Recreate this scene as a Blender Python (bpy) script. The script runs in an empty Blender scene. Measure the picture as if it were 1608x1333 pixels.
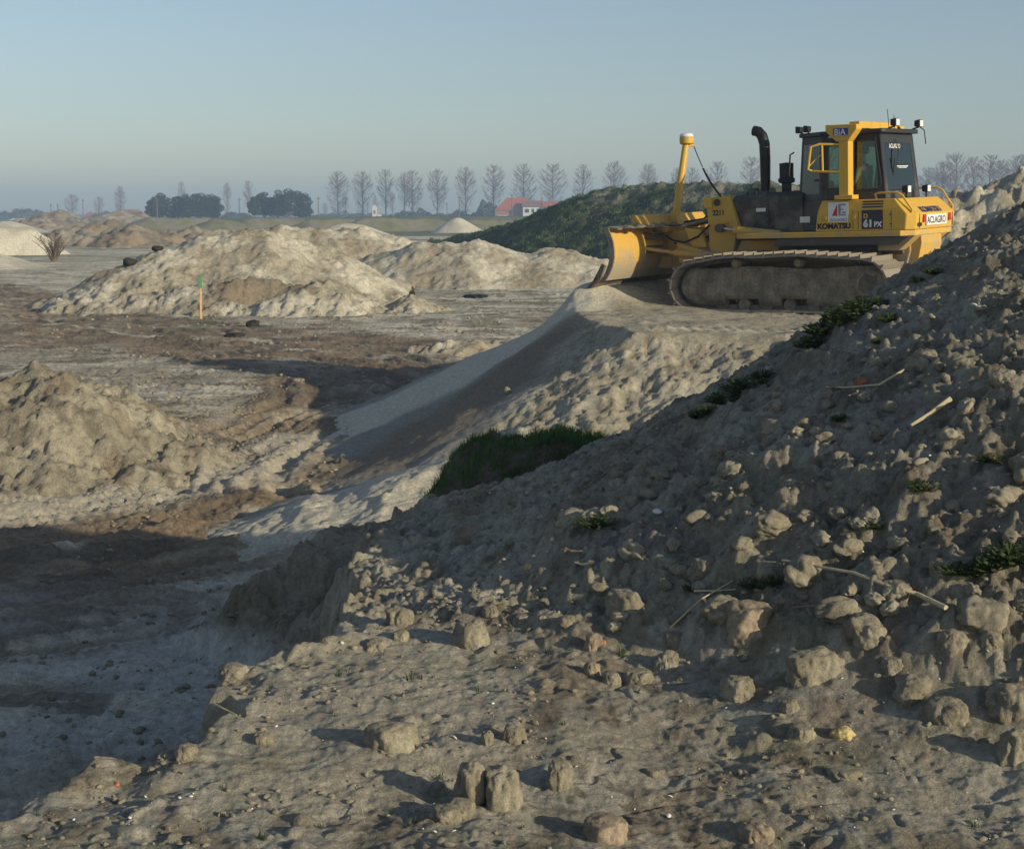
import bpy, bmesh, math, random
import numpy as np
from mathutils import Vector, Matrix
R_=math.radians
random.seed(7)
C=bpy.context.scene.collection
SC=bpy.context.scene
# ------------------------------------------------------------------ camera
F=2400.;CX=804.;CY=666.5;EYE=3.4
PT=math.atan(331.5/F)
cam=bpy.data.cameras.new('camera');co=bpy.data.objects.new('camera',cam);C.objects.link(co)
cam.sensor_fit='HORIZONTAL';cam.sensor_width=36;cam.lens=F/1608*36;cam.clip_start=.1;cam.clip_end=9000
co.location=(0,0,EYE);co.rotation_euler=(math.pi/2-PT,0,0);SC.camera=co
# ------------------------------------------------------------------ light
SUN=Vector((.80,-.60,0)).normalized();ELEV=R_(16.8)
w=bpy.data.worlds.new('World');SC.world=w;w.use_nodes=True
nt=w.node_tree;bg=nt.nodes['Background'];sky=nt.nodes.new('ShaderNodeTexSky')
sky.sky_type='NISHITA';sky.sun_disc=False;sky.sun_elevation=ELEV
sky.sun_rotation=math.atan2(SUN.x,SUN.y);sky.air_density=1.0;sky.dust_density=.7;sky.ozone_density=2.6
hs=nt.nodes.new('ShaderNodeHueSaturation');hs.inputs['Saturation'].default_value=.80;hs.inputs['Value'].default_value=.95;nt.links.new(sky.outputs[0],hs.inputs['Color']);nt.links.new(hs.outputs[0],bg.inputs[0]);bg.inputs[1].default_value=.115
sl=bpy.data.lights.new('sun','SUN');sl.energy=4.4;sl.angle=R_(.6);sl.color=(1,.87,.63)
so=bpy.data.objects.new('sun',sl);C.objects.link(so)
sd=Vector((SUN.x*math.cos(ELEV),SUN.y*math.cos(ELEV),math.sin(ELEV)))
so.rotation_euler=sd.to_track_quat('Z','Y').to_euler()
SC.view_settings.view_transform='Standard';SC.view_settings.look='None';SC.view_settings.exposure=0.0
SC.render.resolution_x=1024;SC.render.resolution_y=848
try:
    SC.cycles.volume_bounces=1;SC.cycles.transparent_max_bounces=24
except Exception: pass
# ------------------------------------------------------------------ noise
rng=np.random.RandomState(3)
PERM=np.concatenate([rng.permutation(256)]*3).astype(np.int32)
GA=rng.rand(256)*2*np.pi;GX=np.cos(GA);GY=np.sin(GA)
R1=rng.rand(256);R2=rng.rand(256);R3=rng.rand(256);R4=rng.rand(256)
def pn(x,y,s=0):
    xi=np.floor(x).astype(np.int64);yi=np.floor(y).astype(np.int64);fx=x-xi;fy=y-yi
    u=fx*fx*fx*(fx*(fx*6-15)+10);v=fy*fy*fy*(fy*(fy*6-15)+10)
    def g(a,b,dx,dy):
        h=PERM[PERM[(a+s*17)&255]+((b+s*31)&255)]
        return GX[h]*dx+GY[h]*dy
    n00=g(xi,yi,fx,fy);n10=g(xi+1,yi,fx-1,fy);n01=g(xi,yi+1,fx,fy-1);n11=g(xi+1,yi+1,fx-1,fy-1)
    a=n00+u*(n10-n00);b=n01+u*(n11-n01);return (a+v*(b-a))*1.4
def fbm(x,y,o=4,s=0,gain=.5,lac=2.03):
    r=0*x;a=1.
    for i in range(o):
        r=r+a*pn(x,y,s+i);x=x*lac+3.1;y=y*lac+1.7;a*=gain
    return r
def clods(x,y,cell,s=0,dens=.7,rmin=.3,rmax=.75,flat=1.0):
    """height field of rounded lumps, one random lump per cell; height in units of cell"""
    x=x/cell;y=y/cell;xi=np.floor(x).astype(np.int64);yi=np.floor(y).astype(np.int64);out=np.zeros_like(x)
    for dx in (-1,0,1):
        for dy in (-1,0,1):
            a=xi+dx;b=yi+dy
            h=PERM[PERM[(a+s*13)&255]+((b+s*7)&255)]
            px=a+R1[h];py=b+R2[h];r=rmin+(rmax-rmin)*R3[h]**2
            ang=R2[h]*6.28;el=.65+.7*R1[h]
            ux=(x-px)*np.cos(ang)+(y-py)*np.sin(ang);uy=-(x-px)*np.sin(ang)+(y-py)*np.cos(ang)
            d2=((ux*el)**2+(uy/el)**2)/(r*r)
            v=np.where((d2<1)&(R4[h]<dens),r*np.maximum(0,1-d2)**.62,0)
            out=np.maximum(out,v)
    return out*flat*cell*1.5
def sst(a,b,x):
    t=np.clip((x-a)/(b-a),0,1);return t*t*(3-2*t)
def smax(a,b,k):
    h=np.clip(.5+.5*(a-b)/k,0,1);return b+(a-b)*h+k*h*(1-h)
def seg_d(x,y,p,q):
    dx,dy=q[0]-p[0],q[1]-p[1];L=dx*dx+dy*dy+1e-12
    t=np.clip(((x-p[0])*dx+(y-p[1])*dy)/L,0,1)
    return np.hypot(x-p[0]-t*dx,y-p[1]-t*dy),t
def poly_sd(x,y,P):
    d=np.full_like(x,1e9);ins=np.zeros(x.shape,bool);n=len(P)
    for i in range(n):
        p,q=P[i],P[(i+1)%n];dd,_=seg_d(x,y,p,q);d=np.minimum(d,dd)
        c=((p[1]>y)!=(q[1]>y))&(x<(q[0]-p[0])*(y-p[1])/((q[1]-p[1])+1e-12)+p[0]);ins^=c
    return np.where(ins,-d,d)
def line_d(x,y,P):
    d=np.full_like(x,1e9)
    for i in range(len(P)-1): d=np.minimum(d,seg_d(x,y,P[i],P[i+1])[0])
    return d
# ------------------------------------------------------------------ near bank and hill, thin plate through estimated heights; unseen right side shaped for its cast shade
CTRL=[(-1.4,3,1.72),(-1.3,4.3,1.70),(-1,5.5,1.74),(-.5,5.8,1.75),(-.6,6.8,1.72),(-.69,7.9,1.70),(-.46,9.5,1.62),(0,3.8,1.74),(0,5,1.76),(0,6,1.80),(0,8,1.80),(0,2,1.75),(0,0,1.78),(-2,0,1.72),
(.1,10,1.55),(.75,9.8,1.83),(1.18,9.6,2.18),(1.55,9.4,2.42),(1.94,9.4,2.71),(2.44,9.5,2.94),(2.78,9.6,3.14),(3.28,9.8,3.42),(4.4,9.6,3.45),(6,9,2.6),(8,8,1.9),
(.63,5.34,1.77),(1.23,4.61,1.77),(1.57,4.49,1.79),(1.34,3.8,1.74),(2.2,3.8,1.84),(3,2,1.75),(3.2,5,2.75),(5,4.5,2.6),(.5,6,1.92),(1.2,6,2.25),(2,6.2,2.62),(1.3,5.2,2.03),(2,5.1,2.3),(3,7.3,3.0),(.9,7.6,2.25),(1.9,7.8,2.75),(.3,7,1.95),(4.2,7.4,3.15),(6,6,2.4),
(1.5,12,.9),(3,12,1.4),(4.6,12.2,1.5),(7,12,.9),(.6,11.6,1.0),(3,14,.5),(5,15,.5),(-.5,12,.9),(-2,11,1.0),(2,-3,1.7),(-2,-4,1.7),(6,-3,1.7),(8,3,1.7),(10,12,1.2)]
cp=np.array(CTRL);n_=len(cp)
def tk(r2): return np.where(r2>1e-12,.5*r2*np.log(r2+1e-12),0)
K=tk(((cp[:,None,:2]-cp[None,:,:2])**2).sum(-1))+np.eye(n_)*.12
Pm=np.c_[np.ones(n_),cp[:,:2]]
A_=np.block([[K,Pm],[Pm.T,np.zeros((3,3))]])
WT=np.linalg.solve(A_,np.r_[cp[:,2],0,0,0])
def tps(x,y):
    r=WT[n_]+WT[n_+1]*x+WT[n_+2]*y
    for i in range(n_): r=r+WT[i]*tk((x-cp[i,0])**2+(y-cp[i,1])**2)
    return r
LEDGE=[(-1.9,-8),(-1.7,2.5),(-1.46,4.16),(-1.30,4.50),(-1.12,4.48),(-1.02,4.62),(-.90,4.85),(-1.07,5.42),(-.90,5.60),(-.72,5.72),(-.52,6.0),(-.70,6.35),(-.60,6.8),(-.84,7.3),(-.68,7.75),(-.86,8.3),(-.60,8.9),(-.66,9.4),(-.35,9.75),(.1,10.1),(.8,10.4),(2,11.2),(4.5,11.6),(8,11),(12,8),(14,-8)]
BENCH=[(-1.85,12.1),(-1.25,11.7),(-.75,10.8),(-.5,9.5),(.5,9),(1.2,13.2),(-.5,14.0),(-1.6,13.4)]
ROAD1=[(-30,78),(-20,62),(-14.5,50.5),(-8.8,44.2),(-3,39),(-1.0,34.5),(2,31)]
ROAD2=[(-16,44.5),(-8.3,39),(-3,33),(-2.6,28),(-3.6,23),(-3.8,19),(-6,16.5),(-9,15.6),(-16,14)]
ROAD3=[(-12,13.6),(-5.5,14.2),(-3.4,15.6),(-2.4,17.2),(-2.6,20)]
RUTS=[[(-30,76),(-19.5,61),(-14.2,50),(-8.6,43.2),(-3,38),(-1.0,33.5)],[(-29,79),(-20.5,64),(-15.6,52.5),(-9.6,45.4),(-3.2,40.4),(1,36)],[(-34,60),(-22,51),(-14.5,44.5),(-8,40),(-3.2,34),(-3,28)],[(-16,42),(-9.3,37.2),(-4.2,32),(-3.6,27),(-4.3,22.6),(-5,18.5),(-8,16.6)],[(-15,15.4),(-8,16.2),(-4.8,17.6),(-3.3,20),(-3,23.5),(-2.9,28)],[(-12,12.2),(-6,13.2),(-3.6,14.6),(-2.7,16.6)],[(-12,10.6),(-6,11.6),(-3.4,12.8)]]
def rut_mask(x,y):
    wx=x+.22*pn(x/3.,y/3.,45)+.04*pn(x*1.5,y*1.5,46);wy=y+.22*pn(x/3.,y/3.,47)
    m=0*x;b=0*x
    for R in RUTS:
        d=line_d(wx,wy,R)
        for o in (0,.62): e=np.abs(d-o);m=np.maximum(m,1-sst(.07,.20,e));b=np.maximum(b,np.exp(-((e-.27)/.08)**2))
    k=sst(-.45,.1,pn(x/1.7,y/2.3,48)+.3*pn(x*1.2,y*1.2,49));return m*k,b*k*(1-m)
def ledge_mask(x,y):
    m=(y<16)&(x>-4)&(x<16)&(y>-9)
    return m
def ground_h(x,y,detail=True):
    x=np.asarray(x,float);y=np.asarray(y,float);sh=x.shape;x=x.ravel();y=y.ravel()
    r=np.hypot(x,y)
    fade=1-sst(250,600,r)
    z=(.09*fbm(x/14,y/14,3,1)+.022*fbm(x/2.5,y/2.5,3,5))*fade
    n=r<140
    xs,ys=x[n],y[n]
    wx=xs+.5*pn(xs/2,ys/2,40);wy=ys+.5*pn(xs/2,ys/2,41)
    d1=line_d(wx,wy,ROAD1);d2=line_d(wx,wy,ROAD2);d3=line_d(wx,wy,ROAD3)
    road=np.maximum.reduce([1-sst(1.6,2.8,d1),1-sst(1.3,2.0,d2),1-sst(.8,1.5,d3)])
    rough=(1-road*.75)*(1-sst(90,140,np.hypot(xs,ys)))
    zz=0*xs
    zz-=.07*road
    for d,ww in ((d1,.9),(d2,.8),(d3,.5)):
        zz-=.07*np.exp(-((d-ww)/.22)**2)*(1+pn(xs*1.3,ys*1.3,9));zz+=.035*np.exp(-((d-ww-.5)/.2)**2)*np.clip(.5+pn(xs*1.1,ys*1.1,8)*1.6,0,2)
        zz+=.04*np.exp(-((d-ww-1.2)/.35)**2)*np.clip(pn(xs*.7,ys*.7,18)*2.2,0,2)
    for d,ww in ((d1,2.6),(d2,2.2),(d3,1.4)): zz+=.028*np.sin(d*2*np.pi/.42+2*pn(xs/2,ys/2,33))*(1-sst(ww-.3,ww+.4,d))*np.clip(.5+pn(xs/1.6,ys/1.6,34)*1.5,0,1)
    rm,rbk=rut_mask(xs,ys);zz-=.035*rm*(1+.35*np.sin(np.hypot(xs+30,ys)*2*np.pi/.2)*(ys<32));zz+=rbk*(.015+.3*clods(xs,ys,.08,35,.5))
    patch=sst(-.15,.35,fbm(xs/3.2,ys/3.2,3,12))
    zz+=rough*(.026*fbm(xs*.8,ys*1.3,4,20)+patch*(.12*clods(xs,ys,.3,3,.4,.2,.6)+.32*clods(xs,ys,.13,5,.5,.2,.6)))+.018*fbm(xs*1.2,ys*4.5,3,25)*(ys<60)
    rb=np.exp(-((d1-2.4)/.5)**2)+np.exp(-((d2-1.8)/.4)**2)+.8*np.exp(-((d3-1.2)/.3)**2);rb=rb*sst(-.1,.35,fbm(xs*.6,ys*.9,3,27))
    zz+=rb*(.02+.25*clods(xs,ys,.2,28,.45,.2,.6)+.35*clods(xs,ys,.1,29,.6,.2,.6))
    zz+=.014*fbm(xs*5,ys*6,4,30)+.35*clods(xs,ys,.06,6,.45)-.03*np.abs(fbm(xs*2.2,ys*5,3,31))*(ys<45)
    # cleat prints in the sandy strips
    b=sst(.1,.3,pn(xs/4,ys/2.2,60)+.25)*(1-sst(26,40,ys))*(xs<-.8)
    zz-=.022*b*(np.sin((ys*.93+.37*xs+.12*pn(xs,ys,61))*2*np.pi/.21)>.35)*np.clip(.6+pn(xs/.7,ys/.7,62)*1.5,0,1)
    z[n]+=zz
    L=ledge_mask(x,y)
    if L.any():
        a,b_=x[L],y[L]
        zb=z[L]
        # bench
        sb=poly_sd(a+.25*pn(a*1.3,b_*1.3,70)+.05*fbm(a*4,b_*4,3,150),b_+.25*pn(a*1.3,b_*1.3,71)+.05*fbm(a*4,b_*4,3,151),BENCH)
        hb=.62-.92*np.maximum(0,sb)+.07*fbm(a*1.5,b_*1.5,4,72)-.07*np.abs(fbm(a*2.4,b_*2.4,4,153))+(.3*clods(a,b_,.22,8,.4)+.45*clods(a,b_,.1,9,.5)+.4*clods(a,b_,.05,10,.5))*sst(1.0,.6,sb)
        zb=smax(zb,hb,.12)
        sl_=poly_sd(a+.09*fbm(a*2,b_*2,3,73)+.03*pn(a*9,b_*9,75),b_+.10*fbm(a*2,b_*2,3,74)+.03*pn(a*9,b_*9,76),LEDGE)
        T=tps(a,b_)
        ft=b_-np.interp(a,[-3,-.5,.63,1.23,1.6,4],[6.4,5.95,5.36,4.72,4.5,4.3])+.12*pn(a*2,b_*2,89);hill=sst(-.05,.35,ft);T=T+.07*sst(0,.3,ft)*sst(-.3,.5,a)
        near=1-hill
        det=near*(.036*fbm(a*1.5,b_*1.5,4,80)
              +.35*clods(a,b_,.075,12,.40,.2,.6)*sst(.05,.5,fbm(a*1.7,b_*1.7,2,82))+.006*fbm(a*16,b_*16,4,83)-.012*sst(-.1,.4,pn(a*1.4,b_*1.4,79))*np.abs(fbm(a*9,b_*9,3,78))+.22*clods(a,b_,.028,15,.32,.15,.5)*sst(-.2,.3,fbm(a*3,b_*3,2,87)))
        ero=np.abs(fbm(a*2.1+b_,b_*3.1,3,84));det-=near*.010*(1-sst(0,.10,ero))*sst(0,.4,pn(a*1.3+7,b_*1.3,88))
        big=sst(2.6,.6,ft-.3*a)*sst(-.2,.9,a+.3*pn(a,b_,85))*sst(-.7,-.1,pn(a*.9,b_*.9,85))
        det+=hill*(.05*fbm(a*1.8,b_*1.8,4,90)+big*(.20*clods(a+.02*fbm(a*14,b_*14,2,97),b_+.02*fbm(a*14,b_*14,2,98),.24,21,.6,.3,.65)+.26*clods(a+.1+.012*fbm(a*22,b_*22,2,99),b_,.13,22,.6,.2,.6))
              +.45*clods(a,b_,.075,23,.6,.2,.65)*(.25+.75*sst(-.3,.3,pn(a*2,b_*2,91)))+.5*clods(a,b_,.036,24,.6)+.010*fbm(a*20,b_*20,3,92)+.014*fbm(a*7,b_*7,4,93)-.03*np.abs(fbm(a*4,b_*4,3,94)))
        H=T+det
        face=sst(0,.12,sl_)*(1-sst(1.4,1.9,sl_))
        out=np.maximum(0,sl_)
        stp=1.35+.35*sst(6.0,7.6,b_)*sst(11,10,b_);H=H-(out*stp+.25*sst(0,.12,out))+face*(.09*fbm(a*2.5,b_*2.5,5,95)-.10*np.abs(fbm(a*3.5,b_*2.2,4,155))+.4*clods(a,b_,.16,25,.5)+.5*clods(a,b_,.07,26,.6))
        lip=np.exp(-((sl_+.05)/.10)**2)*.05*np.clip(pn(a*5,b_*5,96)+.4,0,1);H+=lip*near
        zb=smax(zb,H,.06)
        z[L]=zb
    return z.reshape(sh)
def lerp3(a,b,t): return a+(b-a)*t[:,None]
SAND=np.array([.57,.53,.42]);DRY=np.array([.42,.38,.285]);BROWN=np.array([.27,.212,.145]);DARK=np.array([.15,.13,.10]);GREY=np.array([.34,.325,.29]);GREEN=np.array([.075,.105,.035]);OLIVE=np.array([.17,.165,.085])
def ground_col(x,y,z):
    r=np.hypot(x,y);c=np.tile(DRY*1.12,(len(x),1))
    p=fbm(x/5,y/2.2,5,100);c=lerp3(c,SAND*1.18,sst(-.15,.15,p))
    st=fbm(x/2.4,y/.45,4,102);c=lerp3(c,BROWN,.55*sst(.05,.45,st)*(r<60))
    p2=fbm(x/1.1,y/.6,3,104);c=lerp3(c,GREY,.6*sst(.1,.5,p2))
    wx=x+.5*pn(x/2,y/2,40)+.2*pn(x*2,y*2,43);wy=y+.5*pn(x/2,y/2,41)+.2*pn(x*2,y*2,44)
    n=r<140
    for P,a,b in ((ROAD1,2.0,3.2),(ROAD2,1.5,2.6),(ROAD3,1.3,2.0)):
        d=line_d(wx,wy,P);m=(1-sst(a,b,d))*sst(-.75,.1,fbm(x/2,y/1.2,3,110));c=lerp3(c,BROWN*np.array([1.14,1.04,.98]),m*.85);c=lerp3(c,DRY*1.25,.55*m*sst(.1,.7,np.sin(d*2*np.pi/.42+2*pn(x/2,y/2,33)))*sst(-.1,.3,pn(x/1.6,y/1.6,34)))
    dk=sst(.22,.42,fbm(x/1.8,y/.6,5,115))*(r<75);c=lerp3(c,DARK,.7*dk)
    rb=np.exp(-((line_d(wx,wy,ROAD1)-2.4)/.5)**2)+np.exp(-((line_d(wx,wy,ROAD2)-1.8)/.4)**2)+.8*np.exp(-((line_d(wx,wy,ROAD3)-1.2)/.3)**2);rb=rb*sst(-.1,.35,fbm(x*.6,y*.9,3,27))*(r<80);c=lerp3(c,DARK,np.clip(rb,0,1)*.6)
    pit=sst(14.5,12.5,y+.8*pn(x/2,y/2,160))*sst(-.5,.2,fbm(x/3,y,3,161))*(r<40);c=lerp3(c,GREY*1.85,pit*.8)  # pit floor colour made paler to brighten its shade
    rm,rbk=rut_mask(x,y);c=lerp3(c,BROWN*.78,.62*rm*(r<90));c=lerp3(c,DARK*1.3,.45*rbk*(r<90))
    # pale lane by the rough heap
    c=lerp3(c,SAND,.8*(1-sst(.5,1.3,line_d(wx,wy,[(-9,18),(-6,17.9),(-3.6,21),(-3.2,23)]))))
    g=sst(.0,.25,fbm(x/40,y/22,4,120)+.18*sst(130,220,r)-.05)*sst(95,150,y)
    g=np.maximum(g,sst(150,160,y)*(1-sst(205,215,y))*(x<-20)*(x>-75)*.8)
    g=np.maximum(g,sst(225,240,y)*(1-sst(330,360,y))*(x<10)*(x>-26))
    c=lerp3(c,OLIVE,g*.85);c=lerp3(c,GREEN,g*sst(-.1,.4,fbm(x/20,y/10,3,124))*.8)
    far=sst(420,600,r);c=lerp3(c,GREEN*1.15,far*.8)
    nb=(y<15)&(x>-4)&(x<15)&(y>-9)&(z>.04)
    if nb.any(): c[nb]=lerp3(c[nb],bank_col(x[nb],y[nb],z[nb]),sst(.05,.26,z[nb]))
    g2=sst(.38,.55,fbm(x/2.2,y/2.2,4,127))*(y>45)*(y<95);c=lerp3(c,OLIVE,g2*.6)
    return c
def bank_col(x,y,z):
    c=np.tile(DRY*.92,(len(x),1));c=lerp3(c,SAND*.86,sst(-.1,.4,fbm(x*1.1,y*1.1,4,130)))
    c=lerp3(c,GREY*.9,.5*sst(-.1,.4,fbm(x*2.3+5,y*2.3,3,131)))
    c=lerp3(c,BROWN,.55*sst(.1,.4,fbm(x*3.1,y*3.1,4,133)))
    c=lerp3(c,DARK,.5*sst(.32,.5,fbm(x*4.5,y*4.5,4,135)))
    c=lerp3(c,OLIVE,.35*sst(.3,.5,fbm(x*1.7,y*1.7,5,137)))
    c=lerp3(c,DARK*.8,.65*sst(.25,.5,fbm(x*13,y*13,3,139))*sst(-.25,.25,fbm(x*1.5,y*1.5,3,141)));c=lerp3(c,SAND*1.05,.5*sst(.3,.6,fbm(x*6,y*6,4,145)))
    c=c*(.96-.14*sst(1.85,2.1,z))[:,None];c=lerp3(c,SAND*.9,.5*sst(.0,.35,fbm(x*.9,y*.9,4,149))*(1-sst(1.85,2.05,z)))
    c=lerp3(c,BROWN,.5*sst(1.62,1.25,z+.3*pn(x*2,y*2,147))*(x<.2));c=lerp3(c,OLIVE*.9,.45*sst(1.6,1.0,z)*(x<.2)*sst(.05,.4,fbm(x*3,y*3,4,138)))
    return c
# ------------------------------------------------------------------ materials
def node_mat(name):
    m=bpy.data.materials.new(name);m.use_nodes=True;t=m.node_tree;return m,t,t.nodes,t.links,t.nodes['Principled BSDF']
def soil_mat(name,scale=1.,bump=.5,attr=True,col=(.4,.33,.25),col2=(.25,.2,.14),dist=.02,rough=.95):
    m,t,N,L,b=node_mat(name);b.inputs['Roughness'].default_value=rough;b.inputs['Specular IOR Level'].default_value=.15
    tc=N.new('ShaderNodeTexCoord')
    if attr:
        a=N.new('ShaderNodeVertexColor');a.layer_name='Col';base=a.outputs[0]
    else:
        nn=N.new('ShaderNodeTexNoise');nn.inputs['Scale'].default_value=scale*1.3;nn.inputs['Detail'].default_value=6;L.new(tc.outputs['Object'],nn.inputs[0])
        mx=N.new('ShaderNodeValToRGB');mx.color_ramp.elements[0].position=.38;mx.color_ramp.elements[1].position=.62
        mx.color_ramp.elements[0].color=(*col2,1);mx.color_ramp.elements[1].color=(*col,1);L.new(nn.outputs[0],mx.inputs[0]);base=mx.outputs[0]
    n1=N.new('ShaderNodeTexNoise');n1.inputs['Scale'].default_value=9*scale;n1.inputs['Detail'].default_value=9;n1.inputs['Roughness'].default_value=.72
    L.new(tc.outputs['Object'],n1.inputs[0])
    r1=N.new('ShaderNodeMapRange');r1.inputs[1].default_value=.3;r1.inputs[2].default_value=.7;r1.inputs[3].default_value=.62;r1.inputs[4].default_value=1.28;L.new(n1.outputs[0],r1.inputs[0])
    n2=N.new('ShaderNodeTexNoise');n2.inputs['Scale'].default_value=60*scale;n2.inputs['Detail'].default_value=4;n2.inputs['Roughness'].default_value=.7
    L.new(tc.outputs['Object'],n2.inputs[0])
    r2=N.new('ShaderNodeMapRange');r2.inputs[1].default_value=.3;r2.inputs[2].default_value=.7;r2.inputs[3].default_value=.7;r2.inputs[4].default_value=1.24;L.new(n2.outputs[0],r2.inputs[0])
    mu=N.new('ShaderNodeMath');mu.operation='MULTIPLY';L.new(r1.outputs[0],mu.inputs[0]);L.new(r2.outputs[0],mu.inputs[1])
    vm=N.new('ShaderNodeVectorMath');vm.operation='SCALE';L.new(base,vm.inputs[0]);L.new(mu.outputs[0],vm.inputs['Scale'])
    L.new(vm.outputs[0],b.inputs['Base Color'])
    ad=N.new('ShaderNodeMath');ad.operation='MULTIPLY_ADD';ad.inputs[1].default_value=.3;L.new(n2.outputs[0],ad.inputs[0]);L.new(n1.outputs[0],ad.inputs[2])
    bu=N.new('ShaderNodeBump');bu.inputs['Strength'].default_value=bump;bu.inputs['Distance'].default_value=dist;L.new(ad.outputs[0],bu.inputs['Height']);L.new(bu.outputs[0],b.inputs['Normal'])
    return m
def plain(name,col,rough=.6,metal=0,spec=.4,vary=.12,scale=8,coord='Object',bump=0):
    m,t,N,L,b=node_mat(name);b.inputs['Roughness'].default_value=rough;b.inputs['Metallic'].default_value=metal;b.inputs['Specular IOR Level'].default_value=spec
    tc=N.new('ShaderNodeTexCoord');n=N.new('ShaderNodeTexNoise');n.inputs['Scale'].default_value=scale;n.inputs['Detail'].default_value=5;L.new(tc.outputs[coord],n.inputs[0])
    r=N.new('ShaderNodeValToRGB');r.color_ramp.elements[0].position=.35;r.color_ramp.elements[1].position=.65
    r.color_ramp.elements[0].color=(*[c*(1-vary) for c in col],1);r.color_ramp.elements[1].color=(*[min(1,c*(1+vary)) for c in col],1)
    L.new(n.outputs[0],r.inputs[0]);L.new(r.outputs[0],b.inputs['Base Color'])
    if bump:
        bu=N.new('ShaderNodeBump');bu.inputs['Strength'].default_value=bump;bu.inputs['Distance'].default_value=.01;L.new(n.outputs[0],bu.inputs['Height']);L.new(bu.outputs[0],b.inputs['Normal'])
    return m
def dusty(name,col,dust=(.36,.31,.225),amount=.35,zlo=.9,zhi=1.9,rough=.42,metal=0,lo=.22):
    """paint with dried dirt, heavier low down and in patches (object space = machine space)"""
    m,t,N,L,b=node_mat(name)
    tc=N.new('ShaderNodeTexCoord');sep=N.new('ShaderNodeSeparateXYZ');L.new(tc.outputs['Object'],sep.inputs[0])
    mr=N.new('ShaderNodeMapRange');mr.inputs[1].default_value=zlo;mr.inputs[2].default_value=zhi;mr.inputs[3].default_value=lo;mr.inputs[4].default_value=-.10;L.new(sep.outputs[2],mr.inputs[0])
    n=N.new('ShaderNodeTexNoise');n.inputs['Scale'].default_value=3.2;n.inputs['Detail'].default_value=8;n.inputs['Roughness'].default_value=.68;L.new(tc.outputs['Object'],n.inputs[0])
    ad=N.new('ShaderNodeMath');L.new(n.outputs[0],ad.inputs[0]);L.new(mr.outputs[0],ad.inputs[1])
    r=N.new('ShaderNodeMapRange');r.inputs[1].default_value=.47;r.inputs[2].default_value=.80;r.inputs[3].default_value=0;r.inputs[4].default_value=min(1,amount*2.2);L.new(ad.outputs[0],r.inputs[0])
    film=N.new('ShaderNodeMath');film.operation='MAXIMUM';film.inputs[1].default_value=amount*.26;L.new(r.outputs[0],film.inputs[0])
    mx=N.new('ShaderNodeMix');mx.data_type='RGBA';mx.inputs[6].default_value=(*col,1);mx.inputs[7].default_value=(*dust,1);L.new(film.outputs[0],mx.inputs[0]);L.new(mx.outputs[2],b.inputs['Base Color'])
    rr=N.new('ShaderNodeMapRange');rr.inputs[3].default_value=rough;rr.inputs[4].default_value=.95;L.new(film.outputs[0],rr.inputs[0]);L.new(rr.outputs[0],b.inputs['Roughness'])
    b.inputs['Metallic'].default_value=metal;b.inputs['Specular IOR Level'].default_value=.35
    return m
def glass_mat(name,tint,refl=.10):
    m,t,N,L,b=node_mat(name);N.remove(b);o=N['Material Output']
    tr=N.new('ShaderNodeBsdfTransparent');tr.inputs[0].default_value=(*tint,1)
    gl=N.new('ShaderNodeBsdfGlossy');gl.inputs[1].default_value=.06;gl.inputs[0].default_value=(.9,.95,.95,1)
    fr=N.new('ShaderNodeFresnel');fr.inputs[0].default_value=1.5;a=N.new('ShaderNodeMath');a.inputs[1].default_value=refl;L.new(fr.outputs[0],a.inputs[0])
    mx=N.new('ShaderNodeMixShader');L.new(a.outputs[0],mx.inputs[0]);L.new(tr.outputs[0],mx.inputs[1]);L.new(gl.outputs[0],mx.inputs[2]);L.new(mx.outputs[0],o.inputs[0]);return m
M={}
M['ground']=soil_mat('ground_soil',1.5,.9,dist=.05)
M['bank']=soil_mat('bank_soil',3.2,1.0,dist=.022)
M['heap']=soil_mat('heap_soil',.9,.9,dist=.09)
M['ramp']=soil_mat('ramp_soil',1.9,.9,dist=.035)
M['clod']=soil_mat('clod_soil',4,.7,attr=False,col=(.37,.335,.25),col2=(.25,.222,.165),dist=.02)
M['redclod']=soil_mat('red_clod_soil',4,.7,attr=False,col=(.36,.29,.21),col2=(.26,.21,.15),dist=.01)
M['yellowstone']=soil_mat('yellow_stone',4,.6,attr=False,col=(.58,.46,.2),col2=(.42,.34,.18),dist=.01)
M['darkclod']=soil_mat('dark_clod',2,.6,attr=False,col=(.05,.045,.04),col2=(.025,.022,.02),dist=.02)
M['grass']=plain('grass',(.075,.15,.028),.7,vary=.45,scale=3,spec=.2)
M['weed']=plain('weed',(.045,.07,.022),.7,vary=.4,scale=9,spec=.2)
M['straw']=plain('straw',(.52,.44,.28),.8,vary=.2,scale=20)
M['twig']=plain('twig',(.20,.15,.10),.9,vary=.3,scale=20)
M['shell']=plain('shell',(.78,.76,.70),.5,vary=.1,scale=20)
M['brickbit']=plain('brick_bit',(.42,.15,.07),.9,vary=.3,scale=30,bump=.4)
M['wood']=plain('stake_wood',(.62,.38,.20),.8,vary=.15,scale=14)
M['green']=plain('green_paint',(.05,.28,.12),.6,vary=.15,scale=14)
M['bark']=plain('bark',(.17,.145,.125),.95,vary=.25,scale=2)
M['twigs']=plain('crown_twigs',(.20,.15,.13),.95,vary=.2,scale=.5)
M['pine']=plain('pine_needles',(.028,.045,.022),.85,vary=.5,scale=.6,spec=.15)
M['hedge']=plain('hedge_twigs',(.09,.085,.055),.95,vary=.3,scale=.4,spec=.1)
M['brush']=plain('dry_brush',(.17,.125,.08),.95,vary=.3,scale=3)
M['plastic']=plain('black_plastic',(.012,.012,.013),.35,vary=.2,scale=5,bump=.3)
M['white']=plain('white_render',(.62,.62,.58),.8,vary=.06,scale=.4)
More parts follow.
